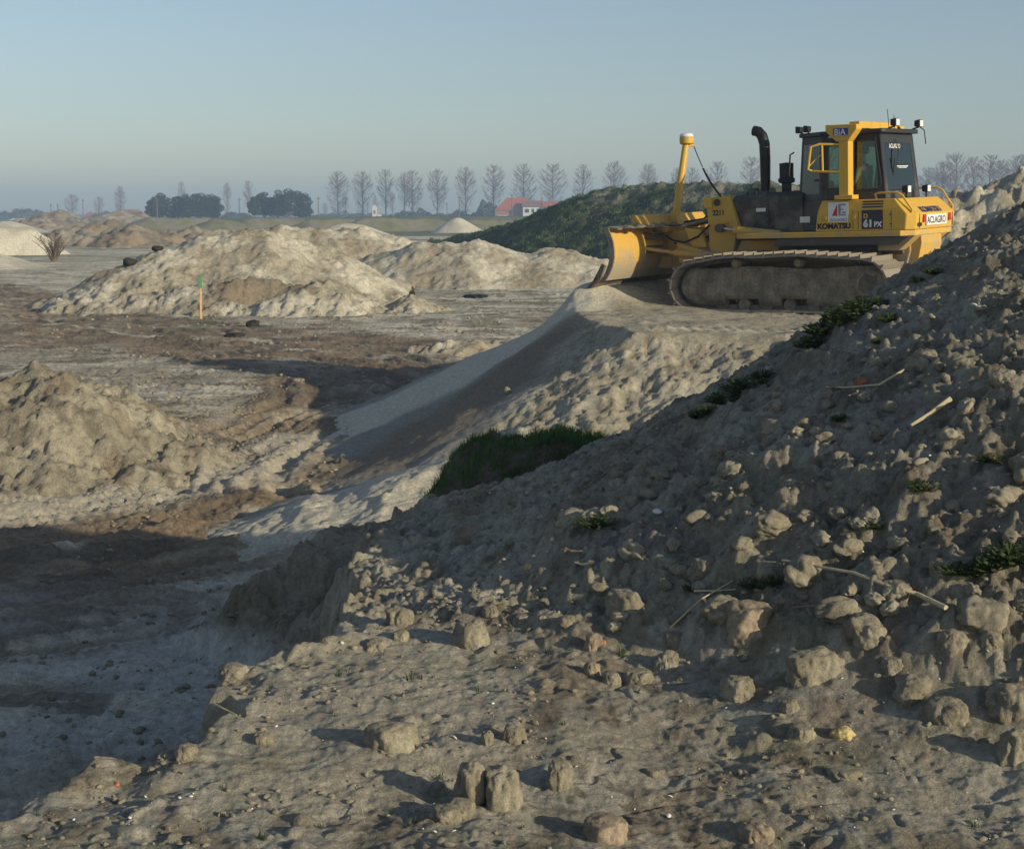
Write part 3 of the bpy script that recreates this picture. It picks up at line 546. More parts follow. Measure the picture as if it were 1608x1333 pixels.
# ------------------------------------------------------------------ BULLDOZER (x forward, y left, z up)
DZ=empty('bulldozer',(5.2,26.4,1.76),(R_(-1.5),R_(1.5),R_(144)))
tag(DZ,'yellow crawler bulldozer with dark grey hood on top of the earth ramp','bulldozer')
def track(sgn):
    yc=1.0*sgn
    T=empty('track',(0,yc,0));T.parent=DZ
    # pin line
    cI=(1.62,.475);rI=.36;cS=(-1.50,.50);rS=.385
    pts=[]
    for k in range(0,9): a=R_(-98+k*22.5*.99);pts.append((cI[0]+rI*math.cos(a),cI[1]+rI*math.sin(a)))
    pts+=[(1.25,.895),(.85,.945),(.35,.925),(-.3,.95),(-.8,.925)]
    for k in range(0,9): a=R_(84+k*22.5*.98);pts.append((cS[0]+rS*math.cos(a),cS[1]+rS*math.sin(a)))
    pts+=[(-1.1,.105),(.2,.10),(1.35,.112)]
    P=[Vector((p[0],0,p[1])) for p in pts];P.append(P[0]);L=[0]
    for i in range(len(P)-1):L.append(L[-1]+(P[i+1]-P[i]).length)
    N=46;pitch=L[-1]/N
    def at(s):
        s%=L[-1]
        for i in range(len(P)-1):
            if L[i+1]>=s: return P[i].lerp(P[i+1],(s-L[i])/(L[i+1]-L[i]))
        return P[0]
    sh=MB();lk=MB();rnd=random.Random(3)
    for k in range(N):
        a=at(k*pitch);b=at((k+1)*pitch);d=(b-a).normalized();nrm=Vector((d.z,0,-d.x)) # outward
        m=(a+b)/2
        if (m-Vector((0,0,.5))).dot(nrm)<0:nrm=-nrm
        q=pitch*.5;h=.43+rnd.uniform(-.003,.003);j=rnd.uniform(-.004,.004)
        prof=[(-q*.97,.035),(-q*.97,.06),(-q*.55,.066),(q*.45,.070),(q*.62,.125),(q*.86,.125),(q*.93,.055),(q*.97,.03)]
        V=[];
        for yy in (-h,h):
            for (u,v) in prof:
                p=m+d*u+nrm*(v+j-.012);V.append((p.x,yy,p.z))
        n=len(prof);Fc=[tuple(range(n)),tuple(range(2*n-1,n-1,-1))]+[(i,i+n,(i+1)%n+n,(i+1)%n) for i in range(n)];sh.add(V,Fc)
        for yy in (-.10,.10):
            V=[]
            for y2 in (yy-.03,yy+.03):
                for (u,v) in ((-q*1.1,-.05),(q*.9,-.05),(q*1.1,-.02),(q*1.0,.03),(-q*1.0,.03),(-q*1.15,0)):
                    p=m+d*u+nrm*v;V.append((p.x,y2,p.z))
            n=6;lk.add(V,[tuple(range(n)),tuple(range(2*n-1,n-1,-1))]+[(i,i+n,(i+1)%n+n,(i+1)%n) for i in range(n)])
    sh.build('track_shoes','shoe',T);lk.build('track_chain','steel',T)
    MB().lathe([(.10,-.16),(.31,-.15),(.32,-.07),(.345,-.06),(.345,.06),(.32,.07),(.31,.15),(.10,.16)],(cI[0],0,cI[1])).build('idler','mud',T,smooth=True)
    sp=MB().lathe([(.12,-.2),(.27,-.18),(.30,-.05),(.30,.05),(.27,.18),(.12,.24)],(cS[0],0,cS[1]))
    for k in range(13):
        a=2*math.pi*k/13;sp.obox((cS[0]+.33*math.cos(a),0,cS[1]+.33*math.sin(a)),(.12,.07,.07),Matrix.Rotation(-a,3,'Y'))
    sp.build('sprocket','steel',T,smooth=True)
    for x in (1.15,.72,.3,-.12,-.55,-.98): MB().lathe([(.06,-.17),(.11,-.16),(.115,-.06),(.09,-.05),(.09,.05),(.115,.06),(.11,.16),(.06,.17)],(x,0,.155)).build('track_roller','mud',T,smooth=True)
    for x in (.85,-.3): MB().lathe([(.05,-.14),(.085,-.13),(.085,.2*1),(.06,.24)] if sgn>0 else [(.06,-.24),(.085,-.2),(.085,.13),(.05,.14)],(x,0,.86)).build('carrier_roller','mud',T,smooth=True)
    # mud covered frame: noisy panel
    xs=np.linspace(-1.82,1.92,260);V=[];Fc=[];nz=36
    g=lambda x,z:float(pn(np.array([x*3.1]),np.array([z*3.1]),600)[0]*.4+pn(np.array([x*9.]),np.array([z*7.]),601)[0]*.3+pn(np.array([x*16.]),np.array([z*3.]),602)[0]*.4)
    for i,x in enumerate(xs):
        top=.78+.02*math.sin(x*3)+.03*g(x*1.7,0)
        top=min(top,.475+math.sqrt(max(0,.34**2-max(0,x-1.55)**2))*(.86)) if x>1.2 else top
        top=min(top,.5+math.sqrt(max(0.0001,.345**2-max(0,-1.47-x)**2))*.95) if x<-1.2 else top
        bot=.15 if (x>1.05 or -.45>x or (.02<x<.42)) else .26+.03*g(x*3,2)
        if x>1.35: bot=.475-math.sqrt(max(0,.34**2-max(0,x-1.55)**2))*.92
        if x<-1.25: bot=.5-math.sqrt(max(0.0001,.345**2-max(0,-1.47-x)**2))*.98
        for k in range(nz):
            t=k/(nz-1);z=bot+(top-bot)*t;edge=min(1,min(t,1-t)*9)
            out=.19+.03*edge+.04*g(x,z)*edge+(.035*max(0,1-abs(z-.34)/.2) if x>-.5 else 0)
            V.append((x,sgn*out,z))
    n1=len(V)
    for (x,y,z) in list(V): V.append((x,-sgn*.16,z))
    for i in range(len(xs)-1):
        for k in range(nz-1):
            a=i*nz+k;Fc.append((a,a+nz,a+nz+1,a+1));a+=n1;Fc.append((a,a+1,a+nz+1,a+nz))
        a=i*nz;Fc.append((a,a+n1,a+n1+nz,a+nz));a=i*nz+nz-1;Fc.append((a,a+nz,a+nz+n1,a+n1))
    for k in range(nz-1):
        a=k;Fc.append((a,a+1,a+1+n1,a+n1));a=(len(xs)-1)*nz+k;Fc.append((a,a+n1,a+n1+1,a+1))
    o=MB();o.V=V;o.F=Fc;o.build('track_frame','mud',T,smooth=True)
track(1);track(-1)
# chassis
MB().prism([(-1.85,.62),(-1.95,1.0),(-1.95,1.22),(1.1,1.22),(1.25,.95),(1.1,.55)],-.52,.52).build('chassis','yellowdirty',DZ,.02)
MB().box(-1.85,.35,.50,.60,.96,1.23).box(-1.85,.35,-.60,-.50,.96,1.23).build('side_rail','steel',DZ,.01)
# final drives and drawbar
for s in (1,-1): MB().lathe([(.2,0),(.28,.02*s),(.28,.22*s),(.2,.26*s)],(-1.5,.5*s,.52)).build('final_drive','mud',DZ,smooth=True)
d=MB().prism([(-1.9,1.18),(-2.12,1.30),(-2.13,1.12),(-2.05,.72),(-1.8,.68),(-1.7,.9)],-.38,.50)
for y in (.12,-.02): d.box(-2.28,-2.04,y-.03,y+.03,.82,.95) if y>0 else d.box(-2.28,-2.04,y-.03,y+.03,.74,.80)
d.tube([(-2.2,.05,.70),(-2.2,.05,1.0)],.03)
d.build('drawbar','yellowdirty',DZ,.015)
MB().prism([(-1.8,.99),(-1.95,.99),(-1.95,1.04),(-1.8,1.04)],-.36,.48).tube([(-2.12,.42,.86),(-2.2,.42,.86)],.035).tube([(-2.1,-.30,.86),(-2.18,-.30,.86)],.035).build('tow_pins','steel',DZ)
# fenders / deck
fp=[(1.04,.80),(.80,.98),(-1.96,.98),(-2.14,.80),(-2.14,-.80),(-1.96,-.98),(.80,-.98),(1.04,-.80)]
MB().prism(fp,1.255,1.345,'z').build('deck','yellow',DZ,.008)
MB().prism([(-1.9,1.12),(-2.10,1.25),(.2,1.25),(.3,1.12)],-.93,.93).build('deck_underside','steel',DZ,.01)
MB().prism([(-1.86,1.02),(-2.13,1.255),(-1.5,1.255),(-1.5,1.02)],-.66,.78).build('rear_guard','yellow',DZ,.01)
# fuel tank / rear body with cut corners
def tank():
    sec=[(1.35,[(-.49,.95),(-2.03,.95),(-2.16,.83),(-2.16,-.83),(-2.03,-.95),(-.49,-.95)]),
         (1.60,[(-.52,.95),(-2.05,.95),(-2.18,.83),(-2.18,-.83),(-2.05,-.95),(-.52,-.95)]),
         (1.70,[(-.54,.945),(-1.966,.945),(-2.076,.80),(-2.076,-.80),(-1.966,-.945),(-.54,-.945)]),
         (1.85,[(-.60,.92),(-1.84,.92),(-1.92,.76),(-1.92,-.76),(-1.84,-.92),(-.60,-.92)])]
    V=[];n=6
    for z,P in sec: V+=[(x,y,z) for x,y in P]
    Fc=[tuple(range(n)),tuple(range(len(V)-1,len(V)-1-n,-1))]
    for k in range(len(sec)-1):
        for i in range(n): a=k*n+i;b=k*n+(i+1)%n;Fc.append((a,b,b+n,a+n))
    m=MB();m.add(V,Fc);return m
TK=tank().build('rear_body','yellow',DZ,.012)
sm=MB()   # panel seams, latches
for x in (-1.15,-1.24,-1.80): MB().box(x-.004,x+.004,.948,.953,1.37,1.66).build('panel_seam','darkplate',TK)
for y in (.72,-.74): MB().box(-2.1835,-2.17,y-.004,y+.004,1.37,1.60).build('panel_seam','darkplate',TK)
for x in (-.66,-1.30+.14): 
    MB().box(x-.05,x+.05,.95,.956,1.52,1.63).box(x-.03,x+.03,.956,.965,1.54,1.60).build('latch','yellowdirty',TK,.003)
for z in (1.45,1.60): MB().tube([(-1.795,.95,z),(-1.795,.975,z)],.012).build('hinge','darkplate',TK)
text('lettering','KOMATSU',.118,'textblack',TK,(-.53,.953,1.395),(-1,0,0),(0,0,1),off=.006,sx=1.05)
text('lettering','KOMATSU',.165,'textblue',TK,(-2.167,.56,1.622),(0,-1,0),(.26,0,.25),off=.006,sx=1.12)
MB().box(-2.188,-2.18,-.44,.44,1.405,1.575).build('name_plate','plate',TK)
text('lettering','ACLAGRO',.155,'textblack',TK,(-2.1895,.415,1.435),(0,-1,0),(0,0,1),off=.002,sx=1.12)
MB().box(-.72,-1.07,.952,.956,1.50,1.82).build('logo_plate','plate',TK)
text('lettering','ACLAGRO',.062,'logogrey',TK,(-.755,.957,1.515),(-1,0,0),(0,0,1),off=.001,sx=1.02)
lg=MB();yy=.9575
lg.add([(-.79,yy,1.60),(-.88,yy,1.60),(-.88,yy,1.79)],[(0,1,2)]);lg.build('logo_mark','logored',TK)
lg=MB()
for a in ((-.90,-.945,1.60,1.79),(-.945,-1.03,1.765,1.79),(-.945,-1.03,1.60,1.625),(-.945,-.99,1.69,1.71),(-.965,-1.03,1.64,1.665)): lg.add([(a[0],yy,a[2]),(a[1],yy,a[2]),(a[1],yy,a[3]),(a[0],yy,a[3])],[(0,1,2,3)])
lg.build('logo_mark','logogrey',TK)
MB().box(-1.30,-1.66,.952,.955,1.375,1.68).build('model_plate','darkplate',TK)
st=MB()
for k in range(3): st.add([(-1.31,.9515-.0*k,1.715+k*.042),(-1.66,.9515,1.715+k*.042),(-1.66,.947-.006*k,1.74+k*.042),(-1.31,.947-.006*k,1.74+k*.042)],[(0,1,2,3)])
for v in range(len(st.V)): st.V[v]=(st.V[v][0],.956-max(0,st.V[v][2]-1.70)*.2,st.V[v][2])
st.build('vent_stripes','darkplate',TK)
text('lettering','D',.10,'logored',TK,(-1.33,.957,1.55),(-1,0,0),(0,0,1),off=.004).data.materials[0]=M['yellow']
text('lettering','61',.16,'textwhite',TK,(-1.33,.957,1.41),(-1,0,0),(0,0,1),off=.008)
text('lettering','PX',.115,'textwhite',TK,(-1.51,.957,1.41),(-1,0,0),(0,0,1),off=.004,sx=.92)
for y in (.53,-.60): MB().box(-2.195,-2.18,y-.05,y+.05,1.46,1.58).build('tail_lamp','lampred',TK,.003)
for y in (.66,.76): MB().box(-2.184,-2.175,y-.028,y+.028,1.40,1.455).build('socket','darkplate',TK)
# handrails on the rear body
MB().tube([(-1.52,.86,1.84),(-1.50,.88,1.93),(-1.56,.88,1.945),(-1.86,.88,1.945),(-1.95,.88,1.90),(-2.12,.87,1.66),(-2.10,.87,1.60)],.017).build('handrail','yellow',DZ,smooth=True)
MB().tube([(-1.45,-.86,1.84),(-1.45,-.88,1.98),(-1.52,-.88,2.0),(-1.86,-.88,2.0),(-1.95,-.88,1.96),(-2.14,-.87,1.68),(-2.12,-.87,1.62)],.017).build('handrail','yellow',DZ,smooth=True)
# hood
hp=[(.47,1.34),(.53,1.9),(.38,1.99),(-.38,1.99),(-.53,1.9),(-.47,1.34)]
V=[(1.14,y,z-.0) for y,z in [(p[0],p[1]) for p in hp]]+[(-.06,y,z+(.05 if z>1.5 else 0)) for y,z in hp]
V=[(1.27 if (i<6 and V[i][2]>1.5) else V[i][0],V[i][1],V[i][2]) for i in range(12)]
HD=MB().add(V,[tuple(range(6)),tuple(range(11,5,-1))]+[(i,i+6,(i+1)%6+6,(i+1)%6) for i in range(6)]).build('hood','black',DZ,.02)
MB().box(.62,.80,.521,.527,1.70,1.76).build('data_plate','plate',HD).rotation_euler=(0,0,0)
MB().box(.2,.98,.505,.512,1.38,1.40).box(.57,.575,.50,.53,1.42,1.90).build('panel_seam','steel',HD)
# radiator guard
V=[];A=[(1.72,1.96),(1.29,1.99),(1.12,1.45),(1.22,.98),(1.64,.92)];
RG=MB().prism([(1.73,1.95),(1.27,1.995),(1.11,1.45),(1.22,1.0),(1.66,.92)],-.60,.60).build('radiator_guard','yellowdirty',DZ,.02)
MB().box(1.60,1.76,-.58,.62,1.79,1.97).build('headlamp_box','yellow',RG,.01)
for y in (.42,-.42): MB().lathe([(.055,0),(.07,.02),(.07,.04),(.05,.045)],(1.76,y,1.88),'x').build('headlamp','lens',RG,smooth=True)
MB().tube([(1.50,.62,1.88),(1.50,.635,1.88)],.06,20).build('lamp_port','darkplate',RG)
text('lettering','2211',.13,'textblack',RG,(1.60,.604,1.66),(-1,0,0),(0,0,1),off=.004,sx=.9)
MB().tube([(1.55,.63,1.44),(1.45,.64,1.50),(1.3,.64,1.54)],.018).build('lift_bracket','yellow',RG)
# exhaust, air intake
ex=[(.78,.20,1.98),(.78,.20,2.15),(.78,.20,2.6),(.79,.20,2.85),(.83,.20,2.98),(.90,.20,3.06),(.99,.20,3.08)]
MB().tube(ex,[.07,.085,.092,.092,.092,.09,.088],16,False).tube([(.99,.20,3.08),(.97,.20,3.075)],.075,16).build('exhaust_pipe','soot',DZ,smooth=True)
MB().lathe([(.12,0),(.13,.04),(.11,.08)],(.78,.20,1.97),'z').build('exhaust_collar','steel',DZ,smooth=True)
MB().lathe([(.085,0),(.085,.18),(.14,.20),(.145,.26),(.12,.28),(.12,.50),(.125,.505),(.125,.52),(.03,.535)],(.42,.12,1.98),'z').build('air_precleaner','soot',DZ,smooth=True)
MB().tube([(1.2,.1,1.99),(1.12,.1,2.08),(.98,.1,2.08),(.95,.1,1.99)],.03).build('hood_pipe','steel',DZ,smooth=True)
for x in (1.0,.62): MB().lathe([(.06,0),(.065,.06),(.05,.10),(.02,.12)],(x,.26,1.98),'z').build('filler_cap','steel',DZ,smooth=True)
# lift cylinders and arms
for s in (1,-1):
    MB().tube([(1.42,.68*s,1.44),(1.06,.70*s,1.40)],.025,12).build('cylinder_rod','chrome',DZ,smooth=True)
    MB().tube([(1.08,.70*s,1.40),(.25,.74*s,1.31)],.07,14).tube([(1.12,.70*s,1.40),(1.02,.70*s,1.40)],.08,14).build('lift_cylinder','yellow',DZ,smooth=True)
    MB().tube([(1.42,.60*s,1.44),(1.42,.74*s,1.44)],.075,14).build('cylinder_eye','steel',DZ,smooth=True)
    MB().prism([(1.5,.72),(2.25,.84),(2.30,1.10),(2.22,1.17),(1.45,.98),(.9,.86),(.9,.62)],.52*s,.66*s).build('push_arm','yellowdirty',DZ,.015)
    MB().tube([(2.90,.80*s,1.12),(2.30,.74*s,1.03)],.032,10).tube([(2.30,.74*s,1.03),(1.7,.62*s,.95)],.06,12).build('angle_cylinder','yellowdirty',DZ,smooth=True)
MB().prism([(2.05,1.10),(1.75,1.10),(1.85,1.42),(2.2,1.46)],.30,.56).prism([(1.6,1.0),(2.4,1.0),(2.4,1.2),(1.6,1.2)],-.5,.5).build('yoke','yellowdirty',DZ,.02)
MB().obox((1.95,.30,1.55),(.62,.5,.05),Matrix.Rotation(R_(12),3,'Y')).build('debris_plate','mud',DZ,.01)
MB().box(2.55,2.9,-.45,.12,.72,1.40).box(2.2,2.6,-.30,.10,.8,1.2).build('blade_hub','yellowdirty',DZ,.02)
MB().tube([(2.1,.45,1.36),(1.7,.30,1.36)],.10,14).build('blade_cylinder','yellow',DZ,smooth=True)
# blade: curved plate swept sideways
prof=[];n=14
for k in range(n+1):
    t=k/n;z=.60+(1.52-.60)*t;x=3.06-.13*math.sin(math.pi*(.10+.90*t))+.13*(1-t)**3;prof.append((x,z))
yl,yr=1.78,-1.62
bl=MB();bk=[(x-.055,z) for x,z in prof][::-1];bl.prism(prof+bk,yr,yl)
BL=bl.build('blade','bladeyellow',DZ,.006)
MB().prism([(3.36,.50),(3.26,.62),(3.20,.66),(3.17,.64),(3.24,.57),(3.33,.48)],yr-.02,yl+.10).build('cutting_edge','steel',BL,.004)
MB().prism([(x+.03,z) for x,z in prof]+[(x-.075,z) for x,z in prof][::-1],yl,yl+.035).build('end_bit','mud',BL,.006)
MB().prism([(3.30,.50),(3.47,.44),(3.30,.62),(3.12,.90),(3.06,.86),(3.16,.62)],yl+.02,yl+.07).build('corner_bit','steel',BL,.004)
MB().prism([(2.98,1.50),(3.02,1.53),(2.97,1.71),(2.93,1.71),(2.80,1.52)],-1.45,1.02).build('blade_top_plate','yellowdirty',BL,.006)
MB().prism([(2.98,1.52),(2.62,1.47),(2.66,1.42),(2.68,1.38),(2.9,1.36)],-1.2,.35).build('top_beam','yellowdirty',BL,.015)
MB().prism([(2.98,.95),(2.70,.93),(2.70,.75),(3.0,.72)],-1.3,.15).build('lower_beam','yellowdirty',BL,.015)
for y in (.10,-.4,-1.0): 
    MB().prism([(2.92,1.30),(2.78,1.28),(2.78,.86),(2.98,.82)],y-.02,y+.02).build('rib','yellowdirty',BL,.004)
for z in (1.38,1.30,1.14,1.06): MB().box(2.74,2.94,.36,.72,z-.018,z+.018).build('hinge_lug','steel',BL,.006)
MB().prism([(3.03,1.49),(2.80,1.47),(2.78,1.50),(2.98,1.54)],-.2,1.80).build('top_ledge','mud',BL,.01)
mm=MB();rnd=random.Random(5)
for k in range(26):
    y=rnd.uniform(-1.2,1.6);x=rnd.uniform(2.58,2.9);mm.lathe([(.03,0),(.09+rnd.random()*.05,.02),(.06,.05),(.01,.07)],(x,y,1.47+rnd.random()*.03),'z',9)
mm.build('caked_soil','mud',BL,smooth=True)
# GPS mast
MB().prism([(2.86,1.50),(2.66,1.50),(2.70,1.76),(2.80,1.76)],-.23,-.03).build('mast_foot','yellow',BL,.01)
MS=MB().tube([(2.75,-.13,1.7),(2.665,-.40,2.98)],[.068,.06],16).build('antenna_mast','yellow',BL,smooth=True)
MB().lathe([(.06,-.10),(.10,-.09),(.125,-.07),(.13,.03),(.11,.04)],(2.66,-.41,3.03),'z').tube([(2.66,-.43,2.92),(2.60,-.55,2.92),(2.60,-.57,2.95)],.02).build('antenna_ring','yellow',MS,smooth=True)
MB().lathe([(.12,0),(.128,.02),(.11,.055),(.06,.075),(.01,.08)],(2.66,-.41,3.07),'z').build('antenna_dome','plate',MS,smooth=True)
cb=[];rn=40
for k in range(rn+1):
    t=k/rn;x=2.60+(1.62-2.60)*t;y=-.57+(.25+.57)*t;z=2.90+(1.98-2.90)*t-.10*math.sin(math.pi*t);cb.append((x,y,z))
MB().tube(cb[:14],.010,6).build('antenna_cable','rubber',DZ,smooth=True)
cz_=[];
for k in range(14*12,rn*12):
    t=k/(rn*12);x=2.60+(1.62-2.60)*t;y=-.57+.82*t;z=2.90-.92*t-.10*math.sin(math.pi*t);a=k*.9;cz_.append((x+.016*math.cos(a),y+.016*math.sin(a),z+.008*math.sin(a)))
MB().tube(cz_,.008,5).build('coiled_cable','rubber',DZ,smooth=True)
for q in ([(1.66,.62,1.5),(1.9,.6,1.30),(2.2,.55,1.20),(2.5,.45,1.24),(2.72,.3,1.32)],[(1.66,.5,1.35),(1.95,.45,1.2),(2.3,.4,1.14),(2.6,.2,1.18)],[(1.6,.3,1.9),(1.75,.3,1.75),(2.0,.2,1.6),(2.5,0,1.55)]): MB().tube(q,.018,8).build('hydraulic_hose','rubber',DZ,smooth=True)
# ------------------------------------------------------------------ cab
CAB=empty('cab',(0,0,0));CAB.parent=DZ
lo=[(.06,.40),(-.50,.74),(-1.62,.74),(-1.62,-.74),(-.50,-.74),(.06,-.40)]
hi=[(.00,.38),(-.50,.70),(-1.50,.70),(-1.50,-.70),(-.50,-.70),(.00,-.38)]
Z0,Z1=1.40,2.90
MB().prism(lo,1.36,1.86,'z').build('cab_base','cabblack',CAB,.01)
def cabp(i,t,z):  # point on wall i at fraction t, height z
    f=(z-1.86)/(Z1-1.86);a=Vector(lo[i]).lerp(Vector(hi[i]),f);b=Vector(lo[(i+1)%6]).lerp(Vector(hi[(i+1)%6]),f);p=a.lerp(b,t);return p
fr=MB();gls=[]
def quad(m,i,t0,t1,z0,z1,th=.045,off=0):
    P=[]
    for (t,z) in ((t0,z0),(t1,z0),(t1,z1),(t0,z1)):
        p=cabp(i,t,z);a=cabp(i,0,z);b=cabp(i,1,z);dd=(b-a).normalized();nn=Vector((-dd.y,dd.x))
        if nn.dot(p-Vector((-.78,0)))<0:nn=-nn
        P.append((p,nn,z))
    V=[(p.x+n*0+nn.x*off,p.y+nn.y*off,z) for p,nn,z in P for n in (0,)]+[(p.x-nn.x*th,p.y-nn.y*th,z) for p,nn,z in P]
    m.add(V,[(0,1,2,3),(7,6,5,4),(0,4,5,1),(1,5,6,2),(2,6,7,3),(3,7,4,0)])
def wall(i,wins,z0=1.86,z1=Z1):
    ts=sorted(wins);t=0
    for (a,b,za,zb) in ts:
        quad(fr,i,t,a,z0,z1);quad(fr,i,a,b,z0,za);quad(fr,i,a,b,zb,z1);g=MB();quad(g,i,a,b,za,zb,.008,-.015);gls.append(g);t=b
    quad(fr,i,t,1,z0,z1)
wall(0,[(.08,.90,1.96,2.78)])               # left front quarter
wall(1,[(.12,.34,2.05,2.72),(.50,.90,2.02,2.78)])      # left side / door
wall(2,[(.10,.90,1.98,2.74)])               # rear
wall(3,[(.10,.50,2.02,2.78),(.62,.90,2.05,2.72)]);wall(4,[(.10,.92,1.96,2.78)]);wall(5,[(.08,.92,2.0,2.78)])
FR=fr.build('cab_frame','cabblack',CAB,.008)
for g in gls: g.build('window','glass',CAB)
MB().prism([(.05,.40),(-.50,.76),(-1.55,.76),(-1.60,.70),(-1.60,-.70),(-1.55,-.76),(-.50,-.76),(.05,-.40)],2.90,2.97,'z').build('cab_roof','cabblack',CAB,.02)
MB().tube([(-1.10,.745,2.0),(-1.08,.735,2.83),(-1.44,.735,2.83),(-1.56,.755,2.1),(-1.50,.765,2.0),(-1.10,.745,2.0)],.010,6).build('door_seal','rubber',CAB,smooth=True)
MB().box(-1.07,-1.03,.755,.79,2.02,2.10).build('door_handle','steel',CAB,.004)
text('lettering','ACLAGRO',.10,'textwhite',CAB,(-1.525,.36,2.66),(0,-1,0),(.1,0,1),off=.002,sx=1.0)
MB().box(-1.565,-1.56,-.34,.18,2.36,2.375).box(-1.56,-1.555,-.30,.05,2.34,2.35).build('window_sticker','textwhite',CAB)
MB().box(-.64,-.90,.742,.747,2.86,2.89).build('cab_sticker','plate',CAB)
MB().tube([(-1.53,.1,2.80),(-1.59,.12,2.6),(-1.60,.25,2.35)],.009,5).tube([(-1.57,.3,2.20),(-1.58,.26,2.5)],.012,5).build('wiper','rubber',CAB)
MB().tube([(.04,.62,2.20),(.06,.72,2.22),(.07,.74,2.30),(.05,.74,2.62),(.02,.66,2.66)],.014,8).build('mirror_frame','soot',CAB,smooth=True)
MB().tube([(-.52,.78,2.33),(-.50,.98,2.33),(-.44,1.10,2.36),(-.50,1.12,2.72),(-.62,1.05,2.76),(-.95,.95,2.74)],.020,8).tube([(-.50,.98,2.33),(-.95,.96,2.30)],.020,8).tube([(-.66,1.02,2.33),(-.66,1.04,2.74)],.018,8).tube([(-.44,1.10,2.40),(-.60,1.0,2.58),(-.66,1.03,2.58)],.010,6).build('door_guard','yellow',CAB,smooth=True)
# interior
MB().box(-1.25,-.75,-.27,.27,1.66,1.82).obox((-1.27,0,2.1),(.14,.5,.62),Matrix.Rotation(R_(-8),3,'Y')).obox((-1.34,0,2.5),(.09,.28,.18),Matrix.Rotation(R_(-8),3,'Y')).build('driver_seat','seat',CAB,.04)
MB().box(-1.2,-.75,.30,.44,1.78,1.92).box(-1.2,-.75,-.44,-.30,1.78,1.92).tube([(-.8,.37,1.9),(-.78,.37,2.05)],.02).build('armrest_console','seat',CAB,.02)
MB().box(-.28,-.05,-.3,.3,1.86,2.18).build('dashboard','seat',CAB,.03)
# ROPS
RP=empty('rollover_bar',(0,0,0));RP.parent=DZ
for s in (1,-1):
    MB().box(-1.09,-.92,min(.78*s,.98*s),max(.78*s,.98*s),1.86,2.84).build('post','yellow',RP,.012)
    MB().box(-1.17,-.86,min(.76*s,1.02*s),max(.76*s,1.02*s),1.86,1.93).build('foot','yellow',RP,.008)
    MB().prism([(-.70,3.06),(-1.24,3.05),(-1.24,2.97),(-1.10,2.79),(-.88,2.79),(-.70,2.96)],min(.78*s,1.0*s),max(.78*s,1.0*s)).build('corner_box','yellow',RP,.012)
MB().box(-1.20,-1.02,-.79,.79,2.985,3.10).box(-1.02,-.74,-.79,.79,3.0,3.05).build('crossbeam','yellow',RP,.012)
MB().box(-.84,-1.10,1.0,1.006,2.87,3.01).build('badge_plate','blueplate',RP)
text('lettering','BiA',.135,'textwhite',RP,(-.855,1.007,2.89),(-1,0,0),(0,0,1),off=.001,sx=1.0)
gb=MB()
gb.box(-.845,-1.095,1.006,1.008,2.875,2.882).box(-.845,-1.095,1.006,1.008,2.998,3.005);gb.build('badge_border','textwhite',RP)
def lamp(x,y,z,dirx,nm='work_lamp',s=1.0,tilt=0):
    L=empty(nm,(x,y,z),(0,tilt,0),1);L.parent=DZ
    MB().prism([(-.055,-.055),(.055,-.075),(.055,.075),(-.055,.055)],-.085,.085).build('housing','soot',L,.012)
    MB().box(.05*1,.066,-.072,.072,-.06,.06).build('lens','lens',L,.006)
    if dirx<0: L.rotation_euler=(0,0,math.pi)
    L.scale=(s*.88,s*.88,s*.88)
    return L
lamp(-1.66,.46,3.06,-1);lamp(-1.66,-.56,3.06,-1);lamp(-1.84,.42,1.99,-1);lamp(-1.84,-.44,1.99,-1)
lamp(-.02,.52,3.03,1,s=.9);lamp(-.02,.22,3.05,1,s=.9)
for q in ([(-1.55,.46,2.97),(-1.66,.46,3.0)],[(-1.55,-.56,2.97),(-1.66,-.56,3.0)],[(-.1,.52,2.95),(-.03,.52,2.99)],[(-.1,.22,2.95),(-.03,.22,2.99)],[(-1.84,.42,1.84),(-1.84,.42,1.93)],[(-1.84,-.44,1.84),(-1.84,-.44,1.93)]): MB().tube(q,.015,6).build('lamp_bracket','soot',DZ)
MB().tube([(-1.50,.30,2.97),(-1.47,.30,3.28)],.006,5).build('aerial','soot',CAB);MB().tube([(-1.45,-.05,2.97),(-1.44,-.05,3.2)],.006,5).build('aerial','soot',CAB)
MB().tube([(-1.66,-.62,3.0),(-1.72,-.66,2.95),(-1.74,-.68,2.72)],.009,5).tube([(-1.5,-.1,3.0),(-1.57,-.08,2.9)],.02,8).build('rear_mirror_arm','soot',CAB)
MB().box(-.12,-.30,.742,.748,1.50,1.60).build('cab_sticker','plate',CAB)
MB().box(-.12,-.36,.41*1.8,.41*1.8+.006,1.44,1.66)
# ------------------------------------------------------------------ driver
def skin_obj(name,nodes,edges,mat,parent,sub=2):
    V=[n[0] for n in nodes];me=bpy.data.meshes.new(name);me.from_pydata(V,edges,[]);me.materials.append(M[mat])
    o=bpy.data.objects.new(name,me);C.objects.link(o);o.parent=parent
    o.modifiers.new('skin','SKIN')
    if not me.skin_vertices: 
        bm=bmesh.new();bm.from_mesh(me);bm.verts.layers.skin.verify();bm.to_mesh(me);bm.free()
    for i,n in enumerate(nodes):
        r=n[1];me.skin_vertices[0].data[i].radius=(r,r) if not isinstance(r,tuple) else r
    me.skin_vertices[0].data[0].use_root=True
    o.modifiers['skin'].use_smooth_shade=True
    s=o.modifiers.new('sub','SUBSURF');s.levels=sub;s.render_levels=sub
    return o
PL=DZ.location.copy();ROT=Matrix.Rotation(R_(144),4,'Z')@Matrix.Rotation(R_(1.5),4,'Y')@Matrix.Rotation(R_(-1.5),4,'X')
